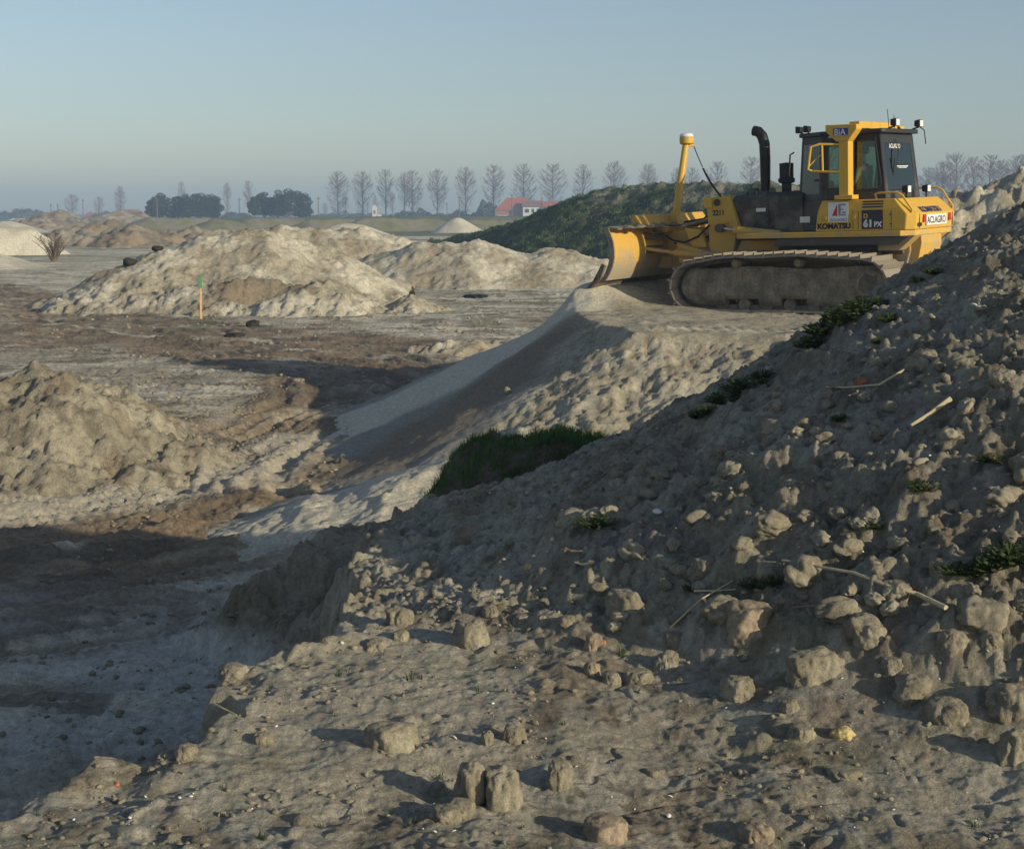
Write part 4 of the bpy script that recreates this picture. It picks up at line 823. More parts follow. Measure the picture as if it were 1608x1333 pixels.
pw=Matrix.Translation(PL)@ROT@Vector((-.96,.05,1.85))
PE=empty('person',pw,DZ.rotation_euler);tag(PE,'driver in white shirt and dark vest seated inside the bulldozer cab','person')
N_=[((0,0,.04),(.15,.12)),((0,0,.20),(.14,.11)),((.01,0,.38),(.16,.12)),((0,0,.50),(.15,.09)),((.0,0,.58),.055),((.03,0,.64),.055),((.04,0,.72),(.085,.095)),((.04,0,.80),(.08,.09)),
    ((0,.19,.49),.058),((.09,.27,.26),.045),((.30,.27,.20),.036),((.36,.265,.20),.028),
    ((0,-.19,.49),.058),((.09,-.27,.26),.045),((.30,-.26,.20),.036),((.36,-.255,.20),.028),
    ((.06,.10,.0),.095),((.48,.13,.03),.075),((.50,.13,-.08),.065),((.56,.13,-.36),.045),((.66,.13,-.38),.04),
    ((.06,-.10,.0),.095),((.48,-.13,.03),.075),((.50,-.13,-.08),.065),((.56,-.13,-.36),.045),((.66,-.13,-.38),.04)]
E_=[(0,1),(1,2),(2,3),(3,4),(4,5),(5,6),(6,7),(3,8),(8,9),(9,10),(10,11),(3,12),(12,13),(13,14),(14,15),(0,16),(16,17),(17,18),(18,19),(19,20),(0,21),(21,22),(22,23),(23,24),(24,25)]
skin_obj('body',N_,E_,'skin',PE)
def grow(idx,g,name,mat):
    m={k:i for i,k in enumerate(idx)};nn=[(N_[k][0],tuple(a+g for a in (N_[k][1] if isinstance(N_[k][1],tuple) else (N_[k][1],)*2))) for k in idx]
    ee=[(m[a],m[b]) for a,b in E_ if a in m and b in m];skin_obj(name,nn,ee,mat,PE)
grow([0,1,2,3,8,9,10,12,13,14],.010,'shirt','shirt')
grow([0,16,17,18,19,21,22,23,24],.012,'trousers','trouser')
skin_obj('vest',[((0,0,.08),(.165,.135)),((.01,0,.25),(.158,.128)),((.02,0,.38),(.172,.14)),((.01,0,.48),(.15,.105))],[(0,1),(1,2),(2,3)],'vest',PE)
hd=MB()
hd.lathe([(.02,.115),(.07,.10),(.100,.06),(.108,.01),(.104,-.04)],(.025,0,.79),'z',20).build('hair','hair',PE,smooth=True)
MB().lathe([(.008,0),(.016,.02),(.010,.05)],(.145,0,.735),'z',8).build('nose','skin',PE,smooth=True)
for s in (1,-1):
    MB().lathe([(.003,-.008),(.011,0),(.003,.008)],(.128,.035*s,.775),'x',8).build('eye','hair',PE,smooth=True)
    MB().lathe([(.008,-.006),(.028,0),(.008,.006)],(.03,.098*s,.75),'y',10).build('ear','skin',PE,smooth=True)
    # fingers closed on the lever, thumb from the side of the palm
    fx,fy,fz=.385,.262*s,.195
    for k in range(4):
        y=fy+(k-1.5)*.020
        ln=(.034,.040,.038,.030)[k]
        skin_obj('finger',[((fx-.02,y,fz+.01),.010),((fx+ln*.8,y,fz+.012),.009),((fx+ln*1.1,y,fz-.018),.008),((fx+ln*.7,y,fz-.036),.007)],[(0,1),(1,2),(2,3)],'skin',PE,1)
    skin_obj('thumb',[((fx-.02,fy-s*.032,fz),.011),((fx+.02,fy-s*.048,fz-.008),.009),((fx+.035,fy-s*.036,fz-.022),.008)],[(0,1),(1,2)],'skin',PE,1)
MB().tube([(.128,-.022,.69),(.134,0,.687),(.128,.022,.69)],.005,5).build('mouth','skin',PE)
MB().tube([(.39,.262,.17),(.40,.262,.05)],.012,6)
# ------------------------------------------------------------------ placement on the ground by looking down a line of sight
def ray(px,py):
    x=(px-CX)/F;y=(CY-py)/F;c,s=math.cos(PT),math.sin(PT);return np.array([x,c+y*s,-s+y*c])
def hit(px,py,r0=2.8,r1=60):
    d=ray(px,py);t=np.exp(np.linspace(math.log(r0),math.log(r1),2600));P=d[None,:]*t[:,None];P[:,2]+=EYE
    h=ground_h(P[:,0],P[:,1]);k=np.argmax(P[:,2]<h);return Vector((P[k,0],P[k,1],h[k])),t[k]
# ------------------------------------------------------------------ clods
def clod_mesh(name,w,h,seed,mat,flat=.35):
    bm=bmesh.new();bmesh.ops.create_icosphere(bm,subdivisions=5,radius=1);r=np.random.RandomState(seed)
    from mathutils import noise as mn
    co=np.array([v.co[:] for v in bm.verts]);o=Vector(r.rand(3)*50);f=np.empty(len(co));g=flat
    for k,v in enumerate(bm.verts):
        p=v.co
        n=mn.fractal(p*1.1+o,1,2,2);n2=mn.fractal(p*3+o,.9,2,3);n3=mn.fractal(p*9+o,.7,2,3) if w>.05 else 0
        cell=mn.voronoi(p*1.5+o)[0];e=min(.35,cell[1]-cell[0])
        f[k]=1+.26*n+.09*n2+.03*n3-(.35-e)*.22
    co=co*f[:,None];zz=co[:,2]
    zt=np.where(zz>.55,.55+(zz-.55)*flat,zz)      # worn top
    co[:,2]=zt
    wd=1+.18*np.clip(-zz,0,1)
    co[:,0]*=w/2*wd*r.uniform(.92,1.1);co[:,1]*=w/2*wd*r.uniform(.8,1.1);co[:,2]*=h*.78
    for v,c in zip(bm.verts,co): v.co=c
    me=bpy.data.meshes.new(name);bm.to_mesh(me);bm.free()
    for p in me.polygons:p.use_smooth=True
    me.materials.append(M[mat]);return me
CL=[ # px, py(base), width, height, label, material
(742,1262,66,98,'tall dark sided clod joined to the pale rounded clod in the foreground'),
(790,1272,66,100,'tall rounded pale clod, biggest in the foreground, near the bottom of the picture'),
(880,1238,46,62,'upright blocky clod with a white shell, right of the tall pair'),
(612,1178,78,60,'rounded leaning clod by itself on the sandy ledge, left of the tall pair'),
(806,1168,34,42,'narrow clod with a white chip on top, behind the tall pair'),
(765,1172,26,34,'small cone shaped clod just left of the narrow chip topped one'),
(742,1018,58,66,'ragged standing clod at the foot of the hill, by the edge of the ledge'),
(627,985,48,46,'flat topped clod with white specks at the brink of the cut bank'),
(629,1008,30,26,'small clod in front of the flat topped one at the brink'),
(770,970,28,26,'small pointed clod behind the ragged standing one'),
(822,978,38,18,'low olive clod half sunk, right of the small pointed one'),
(851,978,16,14,'tiny round clod between two low olive ones'),
(891,982,28,20,'low round clod with olive tint at the foot of the hill'),
(932,1022,34,38,'squat reddish clod with an orange crumb beside it'),
(930,1060,30,28,'cone shaped clod in front of the squat reddish one'),
(960,1074,32,26,'broken low clod right of the cone shaped one'),
(1003,1070,48,26,'wide double lump right of the broken low clod'),
(1050,1052,42,40,'conical clod at the foot of the dark slope'),
(1058,1016,40,32,'rounded clod above the conical one'),
(980,962,66,52,'big crumbling rough clod half way up the near slope'),
(1180,996,96,66,'largest round clod on the hill, red brown and cracked'),
(1285,1070,88,72,'big grey round clod below the long dry stem'),
(1160,1100,66,54,'tall clod with a smaller knob at its right side'),
(1242,1118,38,28,'small clod lying at the foot of the hill right of the tall knobbed one'),
(1262,1160,52,30,'low dark clod left of the yellow stone'),
(952,1322,76,50,'squared clod cut by the bottom edge of the picture, right of the tall pair'),
(1188,1322,58,38,'reddish square clod at the bottom edge'),
(722,1282,48,36,'small clod leaning on the foot of the tall pair'),
(688,1250,34,30,'little clod in the shade of the tall pair'),
(700,1292,52,34,'low pale mound left of the tall pair'),
(1440,1098,66,52,'grey knobbly clod on the lower hill slope'),
(1492,1135,62,56,'rounded clod in shade right of the grey knobbly one'),
(1588,1118,70,62,'big rounded clod at the right edge, upper of two'),
(1600,1195,60,70,'tall clod at the right edge, lower of two'),
(1370,1010,62,44,'clod directly under the end of the long dry stem'),
(1500,1018,44,36,'pale clod right of the stem end'),
(1560,1010,36,28,'small pale clod near the right edge above the big pair'),
(1110,900,44,36,'clod high on the near slope left of the long dry stem'),
(1405,1052,44,26,'pale flat clod beside the big grey one'),
(412,1168,34,24,'small brown clod near the ledge brink at the left'),
(512,1012,16,12,'tiny round clod on the brink of the cut bank'),
(588,1022,40,22,'low clod left of the flat topped one'),
(236,1216,14,16,'small round knob on the brink at the lower left'),
(290,1190,40,28,'pale clod overhanging the brink at the lower left'),
(365,1066,54,30,'overhanging clod at the brink above the pit'),
(1030,1220,30,18,'small clod on the sand right of the white shelled block'),
(1330,1225,60,20,'low sandy hump in the right foreground'),
(1410,935,50,34,'clod on the upper slope right of the leaning pale stick'),
(1210,905,46,30,'rounded lump on the slope above the largest round clod'),
(1480,900,40,30,'rounded lump on the right slope above the stem'),
]
for i,c_ in enumerate(CL):
    px,py,w_,h_,lab=c_;p,t=hit(px,py-1);k=t/F
    mat='redclod' if ('red' in lab) else 'clod'
    me=clod_mesh('clod',w_*k*.96,h_*k*1.08,i+1,mat);o=bpy.data.objects.new('clod',me);C.objects.link(o);o.location=p+Vector((0,w_*k*.25,h_*k*.03));o.rotation_euler=(0,0,random.uniform(0,6))
    tag(o,lab,'clod')
p,t=hit(1325,1160);me=clod_mesh('stone',.07*1.1,.035,77,'yellowstone',.8);o=bpy.data.objects.new('stone',me);C.objects.link(o);o.location=p+Vector((0,.02,.01));tag(o,'yellow sandy stone at the foot of the hill','stone')
for px,py,s,lab in ((1352,602,.055,'orange brick fragment high on the dark slope'),(948,1010,.022,'orange crumb beside the squat reddish clod'),(1003,862,.03,'orange brick chip on the shaded slope'),(184,1232,.016,'red chip on the ledge at the lower left'),(830,892,.035,'yellow brown stone chip on the shaded slope')):
    p,t=hit(px,py);me=clod_mesh('brick_fragment',s,s*.7,int(px),'brickbit' if 'yellow' not in lab else 'yellowstone',.8);o=bpy.data.objects.new('brick_fragment',me);C.objects.link(o);o.location=p;tag(o,lab,'brick fragment')
# crumbs: nobody could count them
rnd=np.random.RandomState(11)
def crumbs(name,n,xr,yr,smin,smax,mat,seed,cond=None,sub=1):
    r=np.random.RandomState(seed);x=r.uniform(*xr,n);y=r.uniform(*yr,n);
    if cond is not None: k=cond(x,y);x,y=x[k],y[k]
    z=ground_h(x,y);bm=bmesh.new();bmesh.ops.create_icosphere(bm,subdivisions=sub,radius=1);B=np.array([v.co[:] for v in bm.verts]);FB=np.array([[v.index for v in f.verts] for f in bm.faces]);bm.free()
    n=len(x);s=smin+(smax-smin)*r.rand(n)**3;nv=len(B);V=np.zeros((n,nv,3))
    J=1+.35*(r.rand(n,nv)-.5)
    if nv>=60:
        o_=r.rand(n)*90;J=1+.30*fbm(B[None,:,0]*1.1+o_[:,None]+B[None,:,2],B[None,:,1]*1.1-o_[:,None]*.7+B[None,:,2]*.5,2,760)+.16*fbm(B[None,:,0]*3+o_[:,None]+B[None,:,2]*2,B[None,:,1]*3-B[None,:,2]*2,3,765)
    A=r.rand(n)*6.28;el=r.uniform(.6,1.4,n)
    bx=B[None,:,0]*J*el[:,None];by=B[None,:,1]*J/el[:,None];V[:,:,0]=x[:,None]+s[:,None]*(bx*np.cos(A)[:,None]-by*np.sin(A)[:,None]);V[:,:,1]=y[:,None]+s[:,None]*(bx*np.sin(A)[:,None]+by*np.cos(A)[:,None]);V[:,:,2]=z[:,None]+s[:,None]*(B[None,:,2]*J*.75+(.35 if nv<60 else .12))
    Fc=(FB[None]+(np.arange(n)*nv)[:,None,None]).reshape(-1,3);me=bpy.data.meshes.new(name);V=V.reshape(-1,3)
    me.vertices.add(len(V));me.vertices.foreach_set('co',V.astype(np.float32).ravel());me.loops.add(len(Fc)*3);me.loops.foreach_set('vertex_index',Fc.astype(np.int32).ravel());me.polygons.add(len(Fc));me.polygons.foreach_set('loop_start',np.arange(0,len(Fc)*3,3,dtype=np.int32));me.polygons.foreach_set('loop_total',np.full(len(Fc),3,dtype=np.int32));me.update(calc_edges=True)
    for p in me.polygons: pass
    me.polygons.foreach_set('use_smooth',np.ones(len(Fc),bool));me.materials.append(M[mat]);o=bpy.data.objects.new(name,me);C.objects.link(o);o['kind']='stuff';return o
crumbs('soil_crumbs',14000,(-1.7,4),(3.2,9.8),.0015,.012,'clod',5,lambda x,y:fbm(x*1.6,y*1.6,3,800)>-.05,2)
crumbs('soil_crumbs',9000,(-10,1),(9,30),.006,.035,'clod',6,lambda x,y:fbm(x*.5,y*.5,3,801)>.0)
crumbs('soil_crumbs',2500,(-16,6),(30,60),.02,.07,'clod',8,lambda x,y:fbm(x*.3,y*.3,3,802)>.1)
crumbs('soil_rubble',480,(-.3,3.2),(4.4,8.2),.010,.042,'clod',9,lambda x,y:(y>np.interp(x,[-.5,.63,1.23,1.6,4],[5.95,5.36,4.72,4.5,4.3]))&(fbm(x*1.2,y*1.2,3,803)>-.1),3)
crumbs('soil_rubble',150,(.2,3.2),(4.5,7.2),.03,.085,'clod',19,lambda x,y:(y>.15+np.interp(x,[-.5,.63,1.23,1.6,4],[5.95,5.36,4.72,4.5,4.3]))&(x>.25),4)
crumbs('shell_grit',420,(-1.7,4),(3.3,9.5),.0015,.0045,'shell',7)
# shells
def chip(name,px,py,s,lab,group=None,mat='shell',up=0):
    p,t=hit(px,py);m=MB();m.lathe([(s*.9,0),(s,.15*s),(s*.75,.4*s),(s*.2,.5*s)],(0,0,0),'z',11);o=m.build(name,mat,None,smooth=True);o.location=p+Vector((0,0,.003+up));o.rotation_euler=(random.uniform(-.5,.5)+.4,random.uniform(-.4,.4),random.uniform(0,6));tag(o,lab,'shell',group);o.scale=(1,.7,1)
for px,py,s,lab in ((713,1160,.011,'white shell on the ledge behind the leaning round clod'),(1052,1253,.009,'white shell alone on the sand right of the upright blocky clod'),(1050,1283,.011,'pale yellow stone like shell near the bottom edge'),(682,1308,.010,'white shell below the low pale mound left of the tall clods'),(713,1307,.007,'small white shell right beside the larger one at the bottom'),(537,1012,.009,'white shell on the brink of the cut bank'),(1604,722,.020,'large white shell at the right edge on the hill'),(1032,805,.022,'white shard standing in the shaded slope'),(710,871,.010,'white shell in the shaded slope by the bank'),(1530,483,.02,'white chip near the top of the hill behind the bulldozer'),(1432,1070,.008,'white shell on a grey knobbly lump')):
    chip('shell',px,py,s,lab)
ORD9={p:q for p,q in zip(sorted((282,300,228,204,116,434,800,905,960,774,1058,1322,1403,1355,1535,1460,664,1140,1375,1550)),'first second third fourth fifth sixth seventh eighth ninth tenth eleventh twelfth thirteenth fourteenth fifteenth sixteenth seventeenth eighteenth nineteenth twentieth'.split())}
for px,py in ((282,1254),(300,1252),(228,1253),(204,1285),(116,1288),(434,1142),(800,1210),(905,1205),(960,1253),(774,1106),(1058,1012),(1322,1068),(1403,1273),(1355,868),(1535,727),(1460,720),(664,1303),(1140,1113),(1375,1060),(1550,1027)):
    chip('shell',px,py,.005+.002*random.random(),ORD9[px]+' tiny white shell fragment from the left on the bank','shell fragments scattered on the bank')
# stems and sticks
def stem(name,pts,r,lab,cat,mat='straw',lift=.01):
    P=[]
    for k,(px,py) in enumerate(pts):
        p,t=hit(px,py);P.append(p+Vector((0,0,lift+.01*random.random())))
    rr=[r*(1-.5*k/(len(P)-1)) for k in range(len(P))]
    o=MB().tube([q-P[0] for q in P],rr,6).build(name,mat,None,smooth=True);o.location=P[0];tag(o,lab,cat)
stem('straw',[(1485,970),(1440,950),(1400,938),(1340,915),(1275,906)],.009,'long dry grey stem lying down the near slope','dry stem','straw',.03)
stem('stick',[(1492,640),(1460,662),(1430,683)],.012,'pale stout stick lying on the upper right slope','stick','straw',.03)
stem('straw',[(1420,590),(1380,612),(1330,617),(1296,614)],.006,'thin curved stem by the orange brick fragment','dry stem')
stem('straw',[(1245,965),(1280,961),(1305,958)],.004,'short dark straw above the big grey round clod','dry stem','twig')
stem('straw',[(1090,935),(1120,932),(1155,930)],.004,'thin straw above the largest round clod','dry stem')
stem('straw',[(932,888),(915,891),(902,893)],.007,'short pale straw on the shaded slope, left of the others','dry stem')
stem('straw',[(1228,892),(1260,894),(1283,896)],.005,'pale straight straw on the slope above the long stem','dry stem')
stem('straw',[(566,1268),(572,1300)],.0022,'thin pale straw on the ledge at the bottom left of the tall clods','dry stem')
stem('straw',[(770,790),(735,765),(712,752)],.004,'thin dry stem on the pale bank beside the dark grass','dry stem','straw',.05)
stem('straw',[(1052,1000),(1100,955),(1150,928)],.004,'long thin bent stem left of the largest round clod','dry stem','straw',.03)
stem('twig',[(335,1130),(350,1140),(372,1150)],.004,'thin twig on the wall of the pit','twig','straw',.05)
# grass tufts
def tuft_mesh(name,n,h,spread,mat,seed,wd=.0022,lean=.5):
    r=random.Random(seed);m=MB()
    for k in range(n):
        a=r.uniform(0,6.28);d=r.random()**.5*spread;x,y=d*math.cos(a),d*math.sin(a);hh=h*r.uniform(.45,1);l=lean*hh*r.random();a2=a+r.uniform(-.8,.8);w_=wd*r.uniform(.7,1.4);px_,py_=-math.sin(a2)*w_,math.cos(a2)*w_
        V=[]
        for t in (0,.4,.75): V+=[(x+l*t*t*math.cos(a2)-px_*(1-t*.6),y+l*t*t*math.sin(a2)-py_*(1-t*.6),hh*t*(1-.15*t)),(x+l*t*t*math.cos(a2)+px_*(1-t*.6),y+l*t*t*math.sin(a2)+py_*(1-t*.6),hh*t*(1-.15*t))]
        V.append((x+l*math.cos(a2),y+l*math.sin(a2),hh*.88));m.add(V,[(0,1,3,2),(2,3,5,4),(4,5,6)])
    me=bpy.data.meshes.new(name);me.from_pydata(m.V,[],m.F);me.materials.append(M[mat]);return me
tm=[tuft_mesh('grass_tuft',10+4*k,.05+.01*k,.012+.006*k,'weed',k) for k in range(4)]
def place(name,me,px,py,lab,cat,group=None,s=1,dz=-.003):
    p,t=hit(px,py);o=bpy.data.objects.new(name,me);C.objects.link(o);o.location=p+Vector((0,0,dz));o.rotation_euler=(0,0,random.uniform(0,6));o.scale=(s,)*3;tag(o,lab,cat,group);return o
G1='small grass tufts on the bare ledge'
T1='first second third fourth fifth sixth seventh eighth ninth'.split();TW=T1+'tenth eleventh twelfth thirteenth fourteenth fifteenth sixteenth seventeenth eighteenth nineteenth twentieth'.split()+['twenty-'+q for q in T1]+['thirtieth']+['thirty-'+q for q in T1]
TO=sorted([(520,1120),(528,1126),(645,1068),(660,1066),(680,1064),(860,1025),(740,1035),(800,985),(884,1138),(990,1120),(750,1085),(690,1225),(652,1292),(645,1296),(410,1318),(416,1320),(505,1300),(60,1280),(118,1300),(312,1290),(545,1055),(535,1060),(975,1030),(600,1030),(1060,1130),(820,1300),(1040,1170),(1270,1200),(1100,1225),(920,1130),(440,1105),(350,1240),(1300,1290),(1380,1255),(1200,1245),(1530,1300)])
for px,py,s in ((520,1120,1.1),(528,1126,.8),(645,1068,1.5),(660,1066,1.2),(680,1064,1),(860,1025,1.3),(740,1035,1.0),(800,985,1.4),(884,1138,1.1),(990,1120,.8),(750,1085,.8),(690,1225,.8),(652,1292,1.2),(645,1296,1),(410,1318,1.1),(416,1320,.9),(505,1300,.9),(60,1280,.9),(118,1300,.7),(312,1290,.7),(545,1055,1.),(535,1060,.8),(975,1030,1.2),(600,1030,.8),(1060,1130,.8),(820,1300,.8),(1040,1170,.7),(1270,1200,.8),(1100,1225,.8),(920,1130,.9),(440,1105,.7),(350,1240,.8),(1300,1290,1),(1380,1255,.8),(1200,1245,.7),(1530,1300,1)):
    place('grass_tuft',tm[int(px)%4],px,py,'sparse green grass tuft on the sandy ledge, '+TW[TO.index((px,py))]+' counted from the left','grass tuft',G1,s*.55)
def leafy(name,n,size,spread,h,seed,mat='weed'):
    r=random.Random(seed);m=MB()
    for k in range(n):
        a=r.uniform(0,6.28);d=r.random()**.6*spread;c=Vector((d*math.cos(a),d*math.sin(a),r.random()*h*(1-.5*d/spread)));rt=Matrix.Rotation(r.uniform(0,6.28),3,'Z')@Matrix.Rotation(r.uniform(-.9,.9),3,'X');s=size*r.uniform(.5,1.2)
        V=[c+rt@Vector(v)*s for v in ((-.5,0,0),(0,-.28,.08),(.55,0,0),(0,.28,.08))];m.add(V,[(0,1,2,3)]);m.add([(0,0,-.02),c,c+Vector((.003,.003,-.004)),(.006,.004,-.02)],[(0,1,2,3)])
    me=bpy.data.meshes.new(name);me.from_pydata(m.V,[],m.F);me.materials.append(M[mat]);return me
lf=[leafy('weed',150+40*k,.028,.10+.03*k,.09,30+k) for k in range(3)]
G2='low leafy weeds along the crest of the near hill'
ORD0=['first','second','third','fourth','fifth','sixth','seventh','eighth','ninth','tenth','eleventh','twelfth','thirteenth','fourteenth','fifteenth','sixteenth','seventeenth']
WL={p:ORD0[k] for k,p in enumerate(sorted((1340,1320,1300,1360,1285,1380,1270,1200,1175,1155,1135,1110,1095,1160,1400,1440,1465)))}
for px,py,s in ((1340,492,1.5),(1320,505,1.7),(1300,520,1.6),(1360,482,1.5),(1285,535,1.2),(1380,476,1.1),(1270,540,1),(1200,592,1.1),(1175,602,1.1),(1155,615,1.),(1135,628,1.1),(1110,645,.9),(1095,655,.8),(1160,608,1),(1400,500,.8),(1440,440,.7),(1465,425,.7)):
    place('weed',lf[int(px)%3],px,py+4,'dark leafy weed on the near hill crest, '+WL[px]+' counted up from the grass block','weed',G2,s*.68)
G3='weed patches on the sunlit hill slope'
WQ={1560:'green weed patch at the right edge, middle of the largest weed cluster',1590:'bushy green weed touching the right edge of the picture',1530:'green weed at the left side of the largest weed cluster',1450:'weed tuft between lumps right of the pale stout stick',1555:'upper right weed patch near the large white shell',1210:'small weed above the largest round clod, left of the long stem',935:'lone weed on the shaded slope left of the orange brick chip',1370:'small weed just above the long dry stem',1505:'weed patch at the right end of the long dry stem',1180:'faint weed just above the largest round clod',1090:'lone faint weed left of the largest round clod',1320:'small weed under the thin curved stem by the orange fragment',1380:'small weed high on the dark slope above the orange fragment'}
for px,py,s in ((1560,890,1.1),(1590,880,1.3),(1530,905,.9),(1450,770,.7),(1555,725,.6),(1210,915,.7),(935,825,.9),(1370,830,.6),(1505,900,.7),(1180,920,.6),(1090,925,.5),(1320,660,.6),(1380,540,.6)):
    place('weed',lf[int(px)%3],px,py,WQ[px],'weed',G3,s*.72)
# dark grass block
def tf(x,y):
    q=((x-.24)/.72)**2+((y-10.6)/.5)**2-.25*fbm(x*2.5,y*2.5,3,170)
    h=1.84-.42*np.maximum(0,q-.35)
    h=h-.05*np.exp(-((x+.0)/.15)**2)-.25*sst(.3,.8,x)*.2
    return h
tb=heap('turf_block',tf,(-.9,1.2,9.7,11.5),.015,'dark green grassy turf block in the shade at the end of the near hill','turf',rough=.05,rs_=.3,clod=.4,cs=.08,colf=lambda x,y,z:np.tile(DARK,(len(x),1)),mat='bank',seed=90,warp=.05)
bpy.context.view_layer.update()
tv=np.array([v.co[:] for v in tb.data.vertices]);r=np.random.RandomState(4)
keep=(tv[:,2]>1.40);idx=np.where(keep)[0]
def blades(name,pts,h,wd,mat,seed,lean=.5):
    r=np.random.RandomState(seed);n=len(pts);A=r.rand(n)*6.28;H=h*r.uniform(.35,1,n)*(1+.45*fbm(pts[:,0]*4,pts[:,1]*4,2,172));Lx=H*lean*r.uniform(.1,1,n);W=wd*r.uniform(.6,1.4,n);cx,cy=np.cos(A),np.sin(A);V=np.zeros((n,7,3))
    for k,t in enumerate((0,.45,.78)):
        for j,sg in enumerate((-1,1)):
            V[:,2*k+j,0]=pts[:,0]+Lx*t*t*cx-sg*cy*W*(1-.6*t);V[:,2*k+j,1]=pts[:,1]+Lx*t*t*cy+sg*cx*W*(1-.6*t);V[:,2*k+j,2]=pts[:,2]+H*t*(1-.2*t)
    V[:,6]=np.c_[pts[:,0]+Lx*cx,pts[:,1]+Lx*cy,pts[:,2]+H*.8];b=(np.arange(n)*7)[:,None]
    Fq=np.concatenate([b+np.array([0,1,3,2]),b+np.array([2,3,5,4])]);Ft=b+np.array([4,5,6])
    me=bpy.data.meshes.new(name);me.from_pydata(V.reshape(-1,3).tolist(),[],Fq.tolist()+Ft.tolist());me.materials.append(M[mat]);o=bpy.data.objects.new(name,me);C.objects.link(o);return o
bare=(np.exp(-(((tv[idx,0]-.42)/.10)**2+((tv[idx,2]-1.66)/.13)**2))<.5)&(fbm(tv[idx,0]*5,tv[idx,1]*5,3,171)>-.45)
ii=r.choice(idx[bare],14000);pts=tv[ii]+np.c_[r.uniform(-.012,.012,(len(ii),2)),np.full(len(ii),-.005)]
g=blades('grass',pts,.085,.0020,'grass',3,.8);g.parent=tb;g['kind']='stuff'
# grass haze of tufts over the far mound, and thin growth on the bank walls
# ------------------------------------------------------------------ stake, debris
ps=Vector((-10.15,49.9,float(ground_h(np.array([-10.15]),np.array([49.9]))[0])))
SK=empty('marker_stake',ps);tag(SK,'thin wooden survey stake with a green painted top','stake')
MB().box(-.035,.035,-.022,.022,-.2,1.02).build('post','wood',SK,.004);MB().box(-.042,.042,-.028,.028,1.0,1.40).build('painted_top','green',SK,.006);SK.rotation_euler=(0,R_(.8),.2)
def rag(px,py,y0,w_,h_,lab,name='plastic_scrap',seed=1,mat='plastic',cat='plastic scrap'):
    p,t=hit(px,py,20,200);k=t/F;me=clod_mesh(name,w_*k,h_*k,seed,mat,.5);o=bpy.data.objects.new(name,me);C.objects.link(o);o.location=p;tag(o,lab,cat);return o
o=rag(748,467,0,34,9,'crumpled black plastic sheet lying alone on the flat ground','plastic_sheet',5,'plastic','plastic sheet')
def onheap(px,py,y,w_,h_,lab,mat,name,cat,seed):
    d=ray(px,py);t=y/d[1];p=Vector((d[0]*t,y,EYE+d[2]*t));k=y/F;me=clod_mesh(name,w_*k,h_*k,seed,mat,.6);o=bpy.data.objects.new(name,me);C.objects.link(o);o.location=p;tag(o,lab,cat)
onheap(203,411,56.6,20,9,'black lump at the left foot of the sand heap crest','darkclod','dark_clod','dark clod',3)
onheap(247,390,57.6,16,7,'black lump on the left shoulder of the long pale sand heap','darkclod','dark_clod','dark clod',4)
rag(397,512,0,22,16,'dark rough clod on the brown track right of the stake','dark_clod',8,'darkclod','dark clod')
rag(370,528,0,36,9,'flat dark ragged clods beside the brown track','dark_clod',9,'darkclod','dark clod')
rag(490,457,0,16,4,'small blue grey plastic scrap behind the stake heap','plastic_scrap',10,'logogrey','plastic scrap')
onheap(796,614,21.2,12,10,'lone pale clod stuck on the dark flank of the earth ramp','clod','clod','clod',14)
# dry bush
p,_=hit(85,411,20,300);m=MB();r=random.Random(9)
for k in range(70):
    a=r.uniform(0,6.28);l=r.uniform(.8,2.0);sp=r.uniform(.2,1.3);q=[(.15*math.cos(a),.15*math.sin(a),0),(sp*.5*math.cos(a)*l*.6,sp*.5*math.sin(a)*l*.6,l*.5),(sp*math.cos(a)*l*.7,sp*math.sin(a)*l*.7,l*.95)];m.tube(q,[.03,.022,.008],4,False)
    for j in range(6):
        t=r.uniform(.4,1);b=Vector(q[1]).lerp(Vector(q[2]),t);dd=Vector((r.uniform(-1,1),r.uniform(-1,1),r.uniform(0,1)))*.35;m.tube([b,b+dd],[.014,.006],3,False)
BU=empty('dry_bush',p);tag(BU,'leafless brown bush at the left by the pale sand','bush');m.build('branches','brush',BU)

ORD=['first','second','third','fourth','fifth','sixth','seventh','eighth','ninth','tenth','eleventh','twelfth','thirteenth','fourteenth','fifteenth','sixteenth','seventeenth']
# ------------------------------------------------------------------ far trees, houses
def gz(x,y): return 0.0
def bare_tree_mesh(seed,H,W,n=170,base=.22,tw=.035):
    r=random.Random(seed);tr=MB();tr.tube([(0,0,-.5),(r.uniform(-.1,.1),0,H*.3),(r.uniform(-.2,.2),0,H*.65),(r.uniform(-.3,.3),0,H*.97)],[.24,.19,.11,.03],6,False)
    cr=MB()
    for k in range(n):
        f=r.random()**.85;z=H*(base+(.96-base)*f);prof=(math.sin(math.pi*min(1,(f*.86+.12)))**.7+.06)*W/2*1.12
        a=r.uniform(0,6.28);up=r.uniform(.35,1.15);L=prof*r.uniform(.55,1.12)
        p0=Vector((0,0,z-L*up*.5));p1=p0+Vector((math.cos(a)*L*.5,math.sin(a)*L*.5,L*up*.4));p2=p0+Vector((math.cos(a)*L,math.sin(a)*L,L*up))
        cr.tube([p0,p1,p2],[.055,.04,.015],3,False)
        for j in range(7):
            t=r.uniform(.35,1);b=p1.lerp(p2,t);d=Vector((math.cos(a+r.uniform(-1.2,1.2)),math.sin(a+r.uniform(-1.2,1.2)),r.uniform(.2,1.5))).normalized()*L*r.uniform(.2,.45);cr.tube([b,b+d],[tw,.012],3,False)
    def mk(m,nm,mt):
        me=bpy.data.meshes.new(nm);me.from_pydata(m.V,[],m.F);me.materials.append(M[mt]);return me
    return mk(tr,'trunk','bark'),mk(cr,'crown','twigs')
